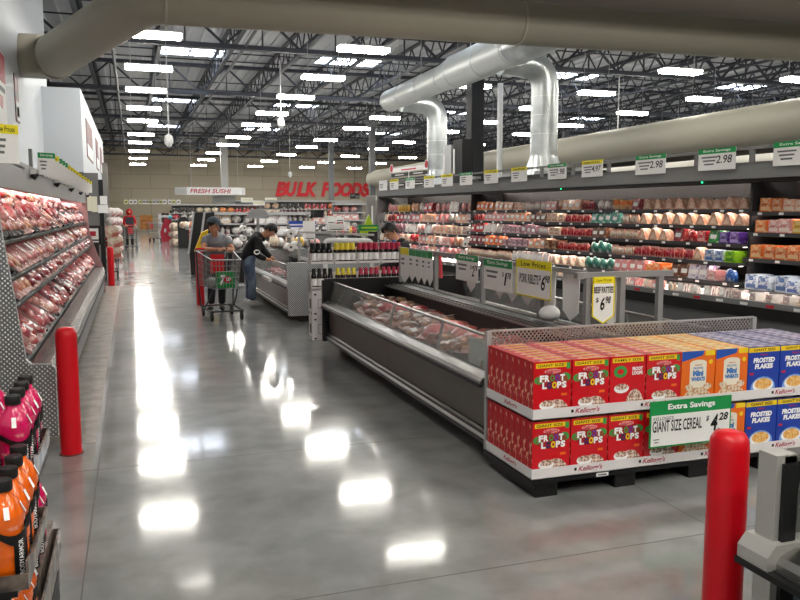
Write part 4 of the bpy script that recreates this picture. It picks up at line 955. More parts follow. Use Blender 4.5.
MID = {
 4: [(492, 'lunch_pack', 'orange'), (512, 'lunch_pack', 'peach'), (520, 'carton', 'cream'), (540, 'sausage_bag', 'white'), (552, 'lunch_pack', 'pink'), (560, 'tub_stack', 'cream'), (575, 'lunch_pack', 'peach'), (592, 'sausage_bag', 'maroon'), (609, 'cheese_bag', 'white'), (628, 'tub_stack', 'orange'), (640, 'lunch_pack', 'maroon'), (752, 'wedge_carton', 'tan')],
 3: [(484, 'sausage_bag', 'red'), (506, 'lunch_pack', 'pink'), (530, 'lunch_pack', 'peach'), (545, 'lunch_pack', 'brown'), (562, 'carton', 'cream'), (592, 'sausage_bag', 'red'), (622, 'lunch_pack', 'teal'), (640, 'sausage_bag', 'cream'), (752, 'wedge_carton', 'tan')],
 2: [(486, 'lunch_pack', 'red'), (505, 'lunch_pack', 'white'), (522, 'carton', 'mauve'), (540, 'lunch_pack', 'mauve'), (552, 'sausage_bag', 'white'), (563, 'carton', 'cream'), (592, 'sausage_bag', 'red'), (612, 'lunch_pack', 'brown'), (640, 'sausage_bag', 'cream'), (678, 'wedge_carton', 'tan'), (690, 'lunch_pack', 'maroon'), (703, 'cheese_bag', 'red'), (714, 'carton', 'red'), (722, 'lunch_pack', 'green'), (752, 'carton', 'purple')],
 1: [(490, 'lunch_pack', 'maroon'), (508, 'lunch_pack', 'orange'), (535, 'carton', 'mauve'), (550, 'lunch_pack', 'peach'), (563, 'carton', 'brown'), (592, 'sausage_bag', 'red'), (614, 'cheese_bag', 'teal'), (640, 'sausage_bag', 'cream'), (700, 'sausage_bag', 'red'), (712, 'wedge_carton', 'tan'), (735, 'carton', 'bluewhite'), (752, 'carton', 'lime')],
 0: [(520, 'sausage_bag', 'cream'), (560, 'lunch_pack', 'white'), (590, 'wedge_carton', 'cream'), (625, 'cheese_bag', 'teal'), (655, 'lunch_pack', 'pink'), (682, 'carton', 'orange'), (700, 'lunch_pack', 'brown'), (716, 'lunch_pack', 'purplewhite'), (736, 'carton', 'pink'), (752, 'cheese_bag', 'blue')]}
NEAR = {3: [(780, 'carton', 'orange'), (830, 'carton', 'peach')], 2: [(764, 'carton', 'orange'), (790, 'carton', 'pink'), (830, 'carton', 'yellow')], 1: [(830, 'carton', 'orange')], 0: [(775, 'carton', 'bluewhite'), (787, 'wedge_carton', 'brown'), (830, 'carton', 'bluewhite')]}
FARC = ['pink', 'white', 'red', 'peach', 'maroon', 'cream', 'mauve', 'pink', 'white']
rs = random.Random(21)
FARB = {s: [] for s in range(5)}
for s in range(5):
    px = 378
    while px < 472:
        px += rs.choice((8, 10, 14)); FARB[s].append((min(px, 472), rs.choice(('lunch_pack', 'lunch_pack', 'sausage_bag', 'cheese_bag', 'carton')), rs.choice(FARC) if not (s == 4 and 398 < px < 412) else 'yellow'))
bn = ['far', 'middle', 'near']; sn = {5: ['lowest', 'second lowest', 'middle', 'second highest', 'top'], 4: ['lowest', 'second lowest', 'second highest', 'top']}
for bi, (x0, x1, zs) in enumerate(bays):
    tab = (FARB, MID, NEAR)[bi]
    for si, z in enumerate(zs):
        x = x0 + .06; run = 0; y0 = .12 - .05 * (len(zs) - 1 - si)
        for (pe, kind, col) in tab[si]:
            xe = min(x_of(pe, 0), x1 - .05); q = 0; st = {'lunch_pack': .155, 'tub_stack': .15, 'carton': .155, 'wedge_carton': .2, 'sausage_bag': .155, 'cheese_bag': .17}[kind]
            if bi == 0: st *= 1.35
            while x + st * .6 < xe:
                sc = (1.25 if bi == 0 else 1) * rs.uniform(.92, 1.06)
                if bi > 0 and len(zs) == 4: sc *= 1.15
                p = WC.w(x + st / 2, y0 + .03 + rs.uniform(0, .03), z)
                PR.put('pr' + kind + col, mkprod(kind, col), p, ang + rs.uniform(-.06, .06), '%s %s, %s shelf, %s bay, %s run, %s in it' % (col.replace('bluewhite', 'blue and white').replace('purplewhite', 'purple and white'), NMK[kind], sn[len(zs)][si], bn[bi], ordn(run), ordn(q)), 'packages on the right wall cooler', scale=(sc, sc, sc * rs.uniform(.92, 1.1)))
                x += st; q += 1
            x = max(x, xe - .02); run += 1
# packs on the bright bottom deck
x = x_of(560, 0, -.3); q = 0
while x < WL - .3:
    kind, col = rs.choice((('lunch_pack', 'white'), ('cheese_bag', 'cream'), ('carton', 'purplewhite'), ('lunch_pack', 'pink'), ('cheese_bag', 'white'))) if x < x_of(730, 0, -.3) else rs.choice((('carton', 'cream'), ('carton', 'white')))
    p = WC.w(x, -.36, .645)
    PR.put('pr' + kind + col, mkprod(kind, col), p, ang + rs.uniform(-.3, .3), '%s %s on bottom deck of right cooler, %s from left' % (col.replace('purplewhite', 'purple and white'), NMK[kind], ordn(q)), 'packages on the cooler bottom deck', scale=.8); x += .21; q += 1
# white lettering on the far end panel of the cooler and a green display beside
p = atY(369, 215, A.y + .1)
tag(MB().box(-.22, .0, 0, .06, 0, 1.98, mat('end_panel_grey', '#8f8e8c', .5)).box(-.11, -.07, -.005, 0, 1.15, 1.75, M_white).build('end_post', loc=(A.x - .02, A.y + .12, .0)), 'grey upright end panel with a white vertical strip at the far end of the cooler', 'end panel')
# ================================================================ people
SKINM = mat('skin', '#d29c7c', .5, noise='#c68d70', scale=30); HAIR = mat('dark_hair', '#15110f', .55); 
def skin(name, V, Ed, m, parent, sub=2, root=0):
    me = bpy.data.meshes.new(name); me.from_pydata([v[:3] for v in V], Ed, []); me.materials.append(m)
    o = bpy.data.objects.new(name, me); COL.objects.link(o); o.parent = parent
    o.modifiers.new('skin', 'SKIN')
    sv = me.skin_vertices[0].data
    for i, v in enumerate(V):
        r = v[3]; r2_ = v[4] if len(v) > 4 else r; sv[i].radius = (r, r2_); sv[i].use_root = (i == root)
    s = o.modifiers.new('sub', 'SUBSURF'); s.levels = sub; s.render_levels = sub
    o.modifiers['skin'].use_smooth_shade = True
    return o
def chain(V, E, pts, start=None):
    prev = start
    for p in pts:
        V.append(tuple(p)); 
        if prev is not None: E.append((prev, len(V) - 1))
        prev = len(V) - 1
    return prev
def lerp(a, b, t): return tuple(a[i] + (b[i] - a[i]) * t for i in range(3))
def figure(t, J, cloth, sleeves='short', fdir=(0, -1, 0), hair=True, cap=None, k=1.0, glasses=False):
    """J: joints pelvis chest neck head ; sh/el/wr/hip/kn/an/toe  as (left,right)"""
    V = []; E = []
    f = Vector(fdir).normalized()
    pel = J['pelvis']; ch = J['chest']; nk = J['neck']; hd = Vector(J['head'])
    up = Vector(J['up']).normalized() if 'up' in J else (hd - Vector(nk)).normalized(); side = f.cross(up).normalized(); f = up.cross(side).normalized()
    V.append((*pel, .12 * k, .10 * k)); waist = lerp(pel, ch, .5)
    w = chain(V, E, [(*waist, .11 * k, .09 * k), (*ch, .14 * k, .10 * k)], 0); cidx = w
    nkx = chain(V, E, [(*lerp(ch, nk, .75), .055 * k), (*nk, .052 * k)], cidx)
    h1 = chain(V, E, [(*(hd - up * .05), .072 * k, .075 * k), (*(hd + up * .02), .082 * k, .09 * k), (*(hd + up * .085), .06 * k, .07 * k)], nkx)
    fingers = []
    for s in (0, 1):
        sh, el, wr = J['sh'][s], J['el'][s], J['wr'][s]
        a = chain(V, E, [(*sh, .052 * k), (*lerp(sh, el, .5), .05 * k), (*el, .042 * k), (*lerp(el, wr, .4), .038 * k), (*wr, .026 * k)], cidx)
        d = (Vector(wr) - Vector(el)).normalized(); hdr = Vector(J['hand'][s]).normalized() if 'hand' in J else d
        pal = Vector(wr) + hdr * .06 * k; a2 = chain(V, E, [(*pal, .036 * k, .018 * k)], a)
        fingers.append((Vector(wr), pal, hdr))
        hp, kn, an, toe = J['hip'][s], J['kn'][s], J['an'][s], J['toe'][s]
        chain(V, E, [(*hp, .092 * k), (*lerp(hp, kn, .5), .078 * k), (*kn, .056 * k), (*lerp(kn, an, .35), .055 * k), (*an, .036 * k), (*toe, .035 * k, .025 * k)], 0)
    skin('body', V, E, SKINM, t)
    # five fingers on each hand
    for s, (wr, pal, d) in enumerate(fingers):
        sd = d.cross(Vector((0, 0, 1))); sd = sd.normalized() if sd.length > .1 else Vector((1, 0, 0)); dn = Vector((0, 0, -1))
        m = MB()
        for q, (off, ln) in enumerate(((-.03, .062), (-.01, .072), (.01, .07), (.03, .056))):
            b = pal + sd * off * k + d * .015; m.tube([b, b + d * ln * .5 * k + dn * .005, b + d * ln * .85 * k + dn * .022, b + d * ln * .9 * k + dn * .042], [.009 * k, .0085 * k, .0075 * k, .006 * k], SKINM, 6)
        b = lerp(wr, pal, .35); b = Vector(b) + sd * (.028 if s else -.028) * k
        e = sd * (.03 if s else -.03); m.tube([b, b + e * .8 + d * .025, b + e + d * .05 + dn * .01], [.012 * k, .010 * k, .008 * k], SKINM, 6)
        m.build('fingers', t)
    m = MB(); m.tube([hd + up * .015 + f * .075 * k, hd - up * .022 + f * .108 * k, hd - up * .032 + f * .085 * k], [.008, .016 * k, .010], SKINM, 7)
    m.build('nose', t)
    for s in (-1, 1): MB().blob(hd + side * s * .083 * k - up * .005, (.012, .022, .032), SKINM, 8, 6).build('ear', t)
    for s in (-1, 1):
        m = MB().blob(hd + side * s * .03 * k + f * .083 * k + up * .018, (.013, .011, .009), M_paper, 8, 6).blob(hd + side * s * .03 * k + f * .091 * k + up * .018, (.006, .006, .006), M_ink, 8, 6).bar(hd + side * s * .015 + f * .088 * k + up * .036, hd + side * s * .045 + f * .08 * k + up * .036, .006, .006, HAIR); m.build('eye', t)
    MB().bar(hd - side * .024 + f * .083 * k - up * .058, hd + side * .024 + f * .083 * k - up * .058, .008, .008, mat('lips', '#9c5348', .5)).build('mouth', t)
    V = []; E = []
    V.append((*lerp(pel, ch, -.36), .17 * k, .15 * k)); c = chain(V, E, [(*waist, .155 * k, .125 * k), (*ch, .172 * k, .125 * k)], 0); chain(V, E, [(*lerp(ch, nk, .5), .14 * k), (*lerp(ch, nk, 1.0), .07 * k)], c)
    for s in (0, 1):
        sh, el, wr = J['sh'][s], J['el'][s], J['wr'][s]
        pts = [(*sh, .076 * k), (*lerp(sh, el, .4), .07 * k), (*lerp(sh, el, .62), .068 * k)]
        if sleeves == 'long': pts = [(*sh, .076 * k), (*lerp(sh, el, .5), .064 * k), (*el, .055 * k), (*lerp(el, wr, .5), .048 * k), (*lerp(el, wr, .92), .04 * k)]
        chain(V, E, pts, c)
    shirt = skin('shirt', V, E, cloth[0], t)
    V = [(*lerp(pel, ch, .6), .13 * k, .115 * k), (*pel, .155 * k, .125 * k)]; E = [(0, 1)]
    for s in (0, 1):
        hp, kn, an = J['hip'][s], J['kn'][s], J['an'][s]
        chain(V, E, [(*hp, .1 * k), (*lerp(hp, kn, .5), .092 * k), (*kn, .072 * k), (*lerp(kn, an, .5), .066 * k), (*lerp(kn, an, .93), .062 * k)], 1)
    skin('trousers', V, E, cloth[1], t)
    for s in (0, 1):
        an, toe = Vector(J['an'][s]), Vector(J['toe'][s]); d = (toe - an); d.z = 0; d.normalize()
        m = MB(); c0 = Vector((an.x, an.y, min(an.z, toe.z) - .02)); r = atan2(d.y, d.x)
        m.blob(c0 + d * .06 + Vector((0, 0, .03)), (.12 * k, .048 * k, .04), cloth[2], 12, 6, r).blob(c0 - d * .02 + Vector((0, 0, .065)), (.07 * k, .045 * k, .05), cloth[2], 12, 6, r)
        m.build('shoe', t)
    if hair:
        m = MB()
        V = []; Fc = []; n = 14
        for i in range(6):
            for j in range(n):
                th = 2 * pi * j / n; ph = i / 5 * (1.95 - .85 * max(0, cos(th)) ** 1.5)
                q = hd + up * .03 + (f * cos(th) * sin(ph) * .112 + side * sin(th) * sin(ph) * .099 + up * cos(ph) * .115) * k * random.uniform(.95, 1.07)
                V.append(q)
        Fc = [(i * n + j, i * n + (j + 1) % n, (i + 1) * n + (j + 1) % n, (i + 1) * n + j) for i in range(5) for j in range(n)]
        m.add(V, Fc, HAIR, True); m.build('hair', t)
    if cap:
        m = MB(); V = []; n = 16
        for i in range(6):
            for j in range(n):
                th = 2 * pi * j / n; ph = i / 5 * 1.35
                V.append(hd + up * .045 + (f * cos(th) * sin(ph) * .122 + side * sin(th) * sin(ph) * .106 + up * cos(ph) * .105) * k)
        m.add(V, [(i * n + j, i * n + (j + 1) % n, (i + 1) * n + (j + 1) % n, (i + 1) * n + j) for i in range(5) for j in range(n)], cap, True)
        b = hd + up * .062 + f * .105 * k
        V = [b - side * .075, b + side * .075, b + side * .05 + f * .06 - up * .008, b - side * .05 + f * .06 - up * .008]; V += [v - up * .012 for v in V]
        m.add(V, [(0, 1, 2, 3), (7, 6, 5, 4), (0, 4, 5, 1), (1, 5, 6, 2), (2, 6, 7, 3), (3, 7, 4, 0)], cap); m.blob(hd + up * .142 * k, (.01, .01, .008), cap, 6, 4)
        m.build('cap', t)
    return shirt
def P(px, py, Y): return tuple(atY(px, py, Y))
# man leaning on the cart handle
t = thing('person', 'man in grey t-shirt and slate cap leaning on the handle of a shopping cart', 'person')
g = [mat('grey_tshirt', '#8f949b', .8), mat('charcoal_trousers', '#24272e', .8), mat('dark_shoes', '#1d1d20', .5)]
Ym = 12.75
hdp = P(213.5, 226, Ym - .28)
J = dict(pelvis=P(217, 258, Ym + .12), chest=P(216, 241, Ym - .06), neck=P(215, 234, Ym - .18), head=hdp,
         sh=[P(205.5, 238.5, Ym - .02), P(227, 239, Ym - .1)], el=[P(203.5, 249.5, Ym - .22), P(233, 250.5, Ym - .26)], wr=[P(219, 249.5, Ym - .42), P(224, 248.5, Ym - .45)], hand=[(1, -.15, .05), (-.4, -.6, 0)],
         hip=[P(212, 261, Ym + .12), P(222, 261, Ym + .12)], kn=[P(212, 282, Ym + .02), P(222, 282, Ym - .02)], an=[(*P(211, 305, Ym + .1)[:2], .09), (*P(222, 305, Ym + .05)[:2], .09)], toe=[(*P(210, 309, Ym - .02)[:2], .05), (*P(223, 309, Ym - .08)[:2], .05)])
J['up'] = (.05, -.12, 1)
figure(t, J, g, 'short', (.65, -.75, -.15), hair=True, cap=mat('slate_cap', '#4c5c68', .7))
wr = Vector(J['wr'][1]); el = Vector(J['el'][1]); d = (wr - el).normalized()
MB().tube([wr - d * .045, wr - d * .015], .032, M_black, 12).build('watch', t)
# boy leaning over the case
t = thing('person', 'dark-haired boy in black long-sleeved top and jeans bending over the stainless case', 'person')
Yk = 13.25
g = [mat('black_top', '#111114', .75), mat('blue_jeans', '#4c5c74', .8, noise='#7c8ca2', scale=5), mat('white_shoes', '#d8d8da', .5)]
J = dict(pelvis=P(247.5, 258, Yk), chest=P(255.5, 241, Yk), neck=P(263.8, 234.5, Yk - .03), head=P(269.8, 231.5, Yk - .05), up=(.55, -.05, .8),
         sh=[P(256, 240, Yk + .16), P(257.5, 241.5, Yk - .17)], el=[P(265, 252, Yk + .2), P(257, 256, Yk - .24)], wr=[P(272, 258, Yk + .15), P(267.5, 259.5, Yk - .22)], hand=[(.8, 0, -.5), (.9, 0, -.15)],
         hip=[P(247.5, 262, Yk + .09), P(248.5, 262, Yk - .09)], kn=[P(250, 281, Yk + .09), P(252, 281, Yk - .1)], an=[(*P(249, 298, Yk + .1)[:2], .09), (*P(252.5, 298, Yk - .1)[:2], .09)], toe=[(*P(256, 300, Yk + .1)[:2], .05), (*P(260, 302, Yk - .12)[:2], .05)])
sh = figure(t, J, g, 'long', (.6, -.5, -.6), hair=True, k=1.05)
c = Vector(lerp(J['sh'][1], J['el'][1], .72)); nrm = Vector((-.25, -1, 0)).normalized(); up_ = (Vector(J['sh'][1]) - Vector(J['el'][1])).normalized(); sd = up_.cross(nrm)
m = MB(); Vv = []
for k in range(14):
    a = 2 * pi * k / 14
    for rr, rz_ in ((.055, .045), (.034, .022)): Vv.append(c + nrm * (.066 - abs(cos(a)) * .02) + sd * cos(a) * rr + up_ * sin(a) * rz_)
m.add(Vv, [(2 * k, 2 * ((k + 1) % 14), 2 * ((k + 1) % 14) + 1, 2 * k + 1) for k in range(14)], M_inkwhite); m.build('sleeve_print', t)
# shopper bending at the far right cooler
t = thing('person', 'dark-haired shopper in black with bowed head, before the far cooler end', 'person')
Yp = 10.6
g = [mat('black_cardigan', '#1b1517', .8), mat('dark_trousers', '#232327', .8), mat('dark_shoes', '#1d1d20', .5)]
J = dict(pelvis=P(403, 278, Yp), chest=P(402, 250, Yp), neck=P(395.5, 239, Yp), head=P(390, 232.5, Yp), up=(-.35, 0, .9),
         sh=[P(404, 247, Yp + .17), P(401, 248, Yp - .17)], el=[P(396, 264, Yp + .25), P(391, 265, Yp - .25)], wr=[P(384, 270, Yp + .2), P(378, 268, Yp - .2)], hand=[(-1, 0, -.3), (-1, 0, -.3)],
         hip=[P(403, 282, Yp + .09), P(403, 282, Yp - .09)], kn=[P(401, 306, Yp + .1), P(400, 306, Yp - .1)], an=[(*P(403, 325, Yp + .1)[:2], .09), (*P(403, 325, Yp - .1)[:2], .09)], toe=[(*P(394, 328, Yp + .1)[:2], .05), (*P(394, 328, Yp - .1)[:2], .05)])
figure(t, J, g, 'long', (-.75, -.35, -.5), hair=True, k=1.08)
MB().tube([Vector(J['neck']) + Vector((-.05, -.05, -.02)), Vector(J['chest']) + Vector((-.08, -.14, .0))], [.03, .035], mat('blue_collar', '#3d62a8', .7), 8).build('collar', t)
# distant shoppers
def standing(px, Y, hgt, label, cloth, fd, sl='long', hair=True, cap=None):
    o = atZ(px, 240, 0); X = atY(px, 240, Y).x; t = thing('person', label, 'person', (X, Y, 0)); s = hgt / 1.75
    f = Vector(fd).normalized(); sd = f.cross(Vector((0, 0, 1)))
    def q(a, b, c): v = sd * a + f * b; return (v.x * s, v.y * s, c * s)
    J = dict(pelvis=q(0, 0, .95), chest=q(0, .04, 1.3), neck=q(0, .06, 1.48), head=q(0, .09, 1.62), sh=[q(-.19, .04, 1.4), q(.19, .04, 1.4)], el=[q(-.25, .1, 1.13), q(.25, .1, 1.13)], wr=[q(-.2, .34, 1.05), q(.2, .34, 1.05)],
             hip=[q(-.09, 0, .9), q(.09, 0, .9)], kn=[q(-.1, .02, .5), q(.1, -.04, .5)], an=[q(-.1, -.02, .09), q(.1, -.1, .09)], toe=[q(-.1, .12, .05), q(.1, .04, .05)])
    figure(t, J, cloth, sl, fd, hair, cap)
    return t, J, s
redc = mat('red_hoodie', '#c31522', .8)
t, J, s = standing(130, 36.6, 1.72, 'distant shopper in a red hood and dark vest pushing a cart toward the camera', [redc, mat('dark_trousers', '#232327', .8), mat('dark_shoes', '#1d1d20', .5)], (.15, -1, 0), 'long', False)
h = Vector(J['head'])
MB().blob(h + Vector((0, .04, .0)), (.135, .12, .16), redc, 12, 8).build('hood', t)
MB().box(h.x - .17, h.x + .17, h.y - .12, h.y + .16, .95, 1.38, mat('dark_vest', '#3d3a44', .8)).build('vest', t)
standing(173.5, 46.5, 1.68, 'distant shopper in a light blue shirt facing away by the back pallets', [mat('light_blue_shirt', '#5fc4d8', .8), mat('dark_trousers', '#232327', .8), mat('dark_shoes', '#1d1d20', .5)], (-.6, .8, 0), 'short')
# ================================================================ shopping carts
M_wire = mat('cart_wire', '#a9a9ab', .35, .8); M_cartd = mat('cart_frame_dark', '#4a4a4e', .4, .6)
def mkcart(handle, seat=False):
    def f():
        t = thing('shopping_cart', 'x', 'shopping cart')
        m = MB(); wf, wb, L = .21, .28, .85
        zb, zt0, zt1 = .47, .90, 1.0
        def pt(s, y, z):  # y 0 front .. 1 back
            ww = wf + (wb - wf) * y; k = .84 + .16 * z; return (s * ww * k, -L / 2 + L * y + (1 - z) * (.06 - .0 * y) * (1 - y), zb + (zt0 + (zt1 - zt0) * y - zb) * z)
        for z in (0, .2, .4, .6, .8):
            m.tube([pt(-1, 1, z), pt(-1, 0, z), pt(1, 0, z), pt(1, 1, z)], .0045, M_wire, 5)
        for s in (-1, 1):
            for k in range(12): m.tube([pt(s, k / 12, 0), pt(s, k / 12, 1)], .0035, M_wire, 4)
        for k in range(9):
            a = -1 + 2 * k / 8; m.tube([pt(a, 0, 0), pt(a, 0, 1)], .0035, M_wire, 4); m.tube([pt(a, 0, 0), pt(a, 1, 0)], .0035, M_wire, 4); m.tube([pt(a, 1, 0), pt(a, 1, .9)], .0035, M_wire, 4)
        m.build('basket', t)
        MB().tube([pt(-1, 1, 1), pt(-1, 0, 1), pt(1, 0, 1), pt(1, 1, 1), pt(-1, 1, 1)], .012, M_wire, 8).build('rim', t)
        m = MB()
        for s in (-1, 1):
            m.tube([pt(s, 1, 1.0), (s * .27, L / 2 - .05, .5), (s * .25, L / 2 - .12, .16), (s * .24, -L / 2 + .05, .14)], .013, M_cartd, 8)
            m.tube([pt(s, 0.1, 0), (s * .2, -.1, .3), (s * .22, .15, .15)], .011, M_cartd, 8)
        m.tube([(-.24, -L / 2 + .05, .14), (.24, -L / 2 + .05, .14)], .013, M_cartd, 8).tube([(-.25, L / 2 - .12, .16), (.25, L / 2 - .12, .16)], .011, M_cartd, 8)
        for k in range(7): m.tube([(-.2 + k * .066, -L / 2 + .05, .15), (-.2 + k * .066, L / 2 - .12, .17)], .005, M_cartd, 5)
        m.build('frame', t)
        MB().tube([(-.28, L / 2 + .03, 1.03), (.28, L / 2 + .03, 1.03)], .018, M_red, 10).tube([pt(-1, 1, 1), (-.28, L / 2 + .03, 1.03)], .012, M_cartd, 6).tube([pt(1, 1, 1), (.28, L / 2 + .03, 1.03)], .012, M_cartd, 6).build('handle', t)
        MB().box(-.10, .12, L / 2 - .14, L / 2 - .13, .66, .95, M_red).build('child_seat', t)
        for x in (-.22, .22):
            for y in (-L / 2 + .06, L / 2 - .12):
                wh = MB().tube([(x - .015, y, .06), (x + .015, y, .06)], .06, M_black, 14).build('wheel', t); MB().bar((x, y, .07), (x, y, .15), .045, .03, M_cartd).build('wheel_fork', wh)
        return t
    return f
PR.put('cart', mkcart(0), (1.24, 12.05, 0), radians(6), 'wire shopping cart with a green soda carton, pushed by the man in grey', 'shopping carts')
t = thing('soda_carton', 'green soda carton standing in the wire shopping cart', 'carton', (1.28, 11.82, .48), radians(6))
M_7g = mat('soda_green', '#0d8a3e', .35, coat=.3)
m = MB().box(-.13, .13, -.06, .07, 0, .24, M_7g); V = [(0, -.061, .125)] + [(.06 * cos(a * pi / 10) + .02, -.061, .125 + .05 * sin(a * pi / 10)) for a in range(21)]
m.add(V, [(0, k + 1, k + 2) for k in range(20)], M_redink).text('7', (-.05, -.062, .12), Xv, Zv, .08, .15, M_inkwhite, .05, .2).text('UP', (.04, -.063, .125), Xv, Zv, .07, .05, M_inkwhite, .05)
m.build('carton_body', t)
tag(MB().blob((0, 0, .07), (.1, .09, .07), mat('clear_bag', '#cfd3d6', .25, alpha=.7), 10, 7, 0, .3).build('plastic_bag', loc=(1.12, 12.1, .475)), 'crumpled clear plastic bag in the wire cart of the man in grey', 'bag')
PR.put('cart', mkcart(0), (atY(131, 240, 35.9).x, 35.9, 0), radians(4), 'distant shopping cart pushed by the hooded shopper in red', 'shopping carts')
PR.put('cart', mkcart(0), (atY(157, 240, 45.6).x, 45.6, 0), radians(60), 'distant shopping cart left of the shopper in light blue', 'shopping carts')
PR.put('cart', mkcart(0), (-.62, 20.9, 0), radians(2), 'cart of tan paper sacks behind the far left red bollard', 'shopping carts')
for o in list(bpy.data.objects):
    if o.get('category') == 'sack': o.location.z += -.14
t = thing('shop_stand', 'red and yellow plastic stand just behind the man in grey', 'stand', (atY(199, 250, 13.9).x, 13.9, 0))
MB().box(-.06, .06, -.1, .1, 0, .92, M_red).build('base', t); MB().prism([(-.08, .92), (.12, .92), (.16, 1.3), (.05, 1.25)], -.08, .08, mat('bright_yellow', '#f0c812', .5), 'y').build('sign_board', t)
# ================================================================ wine display behind the central case
M_ctn = mat('wine_carton', '#e9e4e2', .5); M_bot = mat('dark_wine_bottle', '#1c1216', .15, coat=.4); M_ctnp = mat('carton_mark', '#2a2a2c', .6)
WX0, WY = 2.08, 9.5
def mkctn():
    m = MB().box(-.145, .145, 0, .2, 0, .31, M_ctn)
    for s in (-.12, .10): m.box(s, s + .03, -.001, 0, .01, .03, M_ctnp).box(s, s + .03, -.001, 0, .25, .27, M_ctnp)
    m.box(-.146, -.145, .03, .06, .01, .04, M_ctnp).box(-.146, -.145, .14, .17, .01, .04, M_ctnp).box(-.146, -.145, .05, .15, .08, .2, M_greyink)
    m.rect((0, -.001, .14), Xv, Zv, .14, .12, M_greyink).rect((0, -.002, .14), Xv, Zv, .13, .11, M_ctn)
    return tag(m.build('wine_carton'), 'x', 'carton')
def mktrayc():
    m = MB().box(-.145, .145, 0, .2, 0, .01, M_ctn).box(-.145, .145, 0, .005, 0, .03, M_ctn).box(-.145, .145, .195, .2, 0, .2, M_ctn).prism([(0, 0), (.2, 0), (.2, .2), (0, .04)], -.145, -.14, M_ctn).prism([(0, 0), (.2, 0), (.2, .2), (0, .04)], .14, .145, M_ctn)
    return tag(m.build('open_carton'), 'x', 'carton')
def mkwine(top):
    def f():
        t = thing('wine_bottle', 'x', 'bottle')
        MB().lathe([(.03, 0), (.033, .01), (.033, .15), (.028, .17), (.013, .195), (.012, .215)], (0, 0, 0), M_bot, 14).build('bottle_glass', t)
        MB().lathe([(.0335, .03), (.0335, .12)], (0, 0, 0), M_paper, 14, False).build('label', t)
        MB().lathe([(.031, .16), (.025, .19), (.024, .235), (.02, .245)], (0, 0, 0), top, 12).build('foil', t)
        return t
    return f
TOPS = {'black': M_ink, 'yellow': mat('foil_yellow', '#e4cf3c', .4), 'red': mat('foil_crimson', '#b5284a', .4)}
order = [['black', 'yellow', 'red', 'red', 'black'], ['black', 'yellow', 'red', 'red', 'red']]
for c in range(4):
    X = WX0 + .15 + c * .305
    for lv in range(2): PR.put('wc', mkctn, (X, WY, lv * .315), 0, 'white wine carton behind the central case, %s column, %s from floor' % (ordn(c), ordn(lv)), 'wine cartons')
    for lv in range(2):
        z = .64 + lv * .315; 
        PR.put('wt', mktrayc, (X, WY + .02 * lv, z), 0, 'open white carton of bottles, %s column, %s row' % (ordn(c), ('lower', 'upper')[lv]), 'open wine cartons')
        for b in range(4):
            top = order[1 - lv][c]
            PR.put('wb' + top, mkwine(TOPS[top]), (X - .105 + b * .07, WY + .06 + .02 * lv, z + .012), 0, 'wine bottle with %s foil, %s row, %s carton, %s in it' % (top, ('lower', 'upper')[lv], ordn(c), ordn(b)), 'wine bottles')
            if lv == 1: PR.put('wb' + top, mkwine(TOPS[top]), (X - .105 + b * .07, WY + .15, z + .012), 0, 'back wine bottle with %s foil, upper row, %s carton, %s in it' % (top, ordn(c), ordn(b)), 'wine bottles at the back')
tag(MB().box(-.002, .002, 0, .02, 0, .3, M_grey).bar((0, .1, 0), (0, .1, .3), .01, .01, M_grey).build('spacer', loc=(WX0, WY + .08, .58)), 'grey upright at the left edge of the open wine cartons', 'upright')
t = thing('case_rail', 'grey square-tube rail over the stainless case the boy leans on', 'sign rail')
a = P(298, 232, 13.2); b = P(374, 238, 13.2)
MB().bar((a[0], 13.2, 1.26), (b[0], 13.2, 1.2), .035, .035, M_lgrey).build('top_bar', t)
for px in (299, 345): q = P(px, 240, 13.2); MB().box(q[0] - .02, q[0] + .02, 13.18, 13.22, .77, 1.24, M_lgrey).build('post', t)
t = thing('white_pipe_rail', 'white bent pipe rail behind the bottle display', 'rail')
a = P(325, 239, 11); b = P(372, 241, 11)
MB().tube(arc([(a[0], 11, 0), (a[0], 11, 1.20), (b[0], 11, 1.18), (b[0], 11, 0)], .08, 5), .035, M_white, 12).build('pipe', t)
# ================================================================ goods further back
PAL = {'w': '#ece9e6', 'r': '#c8434a', 'o': '#e88a4a', 'p': '#e3a8a4', 'b': '#3c63b5', 'g': '#4a9a5e', 'y': '#e6c64a', 'k': '#3a3230', 't': '#c5a88a', 'm': '#8a6f78', 'c': '#e9d9c0'}
PN = {'w': 'white', 'r': 'red', 'o': 'orange', 'p': 'pink', 'b': 'blue', 'g': 'green', 'y': 'yellow', 'k': 'dark', 't': 'tan', 'm': 'mauve', 'c': 'cream'}
def gm_(k): return mat('goods_' + k, PAL[k], .5, noise='#f4f0ea' if k not in 'wc' else '#b0898a', scale=9, nramp=(.5, .6), rnd=.12)
def mkgood(shape, k, w, h):
    def f():
        m = MB()
        if shape == 'box': m.box(-w / 2, w / 2, 0, .3, 0, h, gm_(k)).rect((0, -.002, h * .5), Xv, Zv, w * .6, h * .35, M_paper)
        elif shape == 'bag': m.blob((0, .15, h / 2), (w / 2, .14, h / 2), gm_(k), 9, 6, 0, .2)
        else:
            for q in (-1, 1): m.lathe([(w * .2, 0), (w * .2, h * .6), (w * .08, h * .8), (w * .08, h)], (q * w * .24, .15, 0), gm_(k), 10)
        return tag(m.build({'box': 'boxed_goods', 'bag': 'bagged_goods', 'jar': 'jar_pair'}[shape]), 'x', {'box': 'box', 'bag': 'bag', 'jar': 'jar'}[shape])
    return f
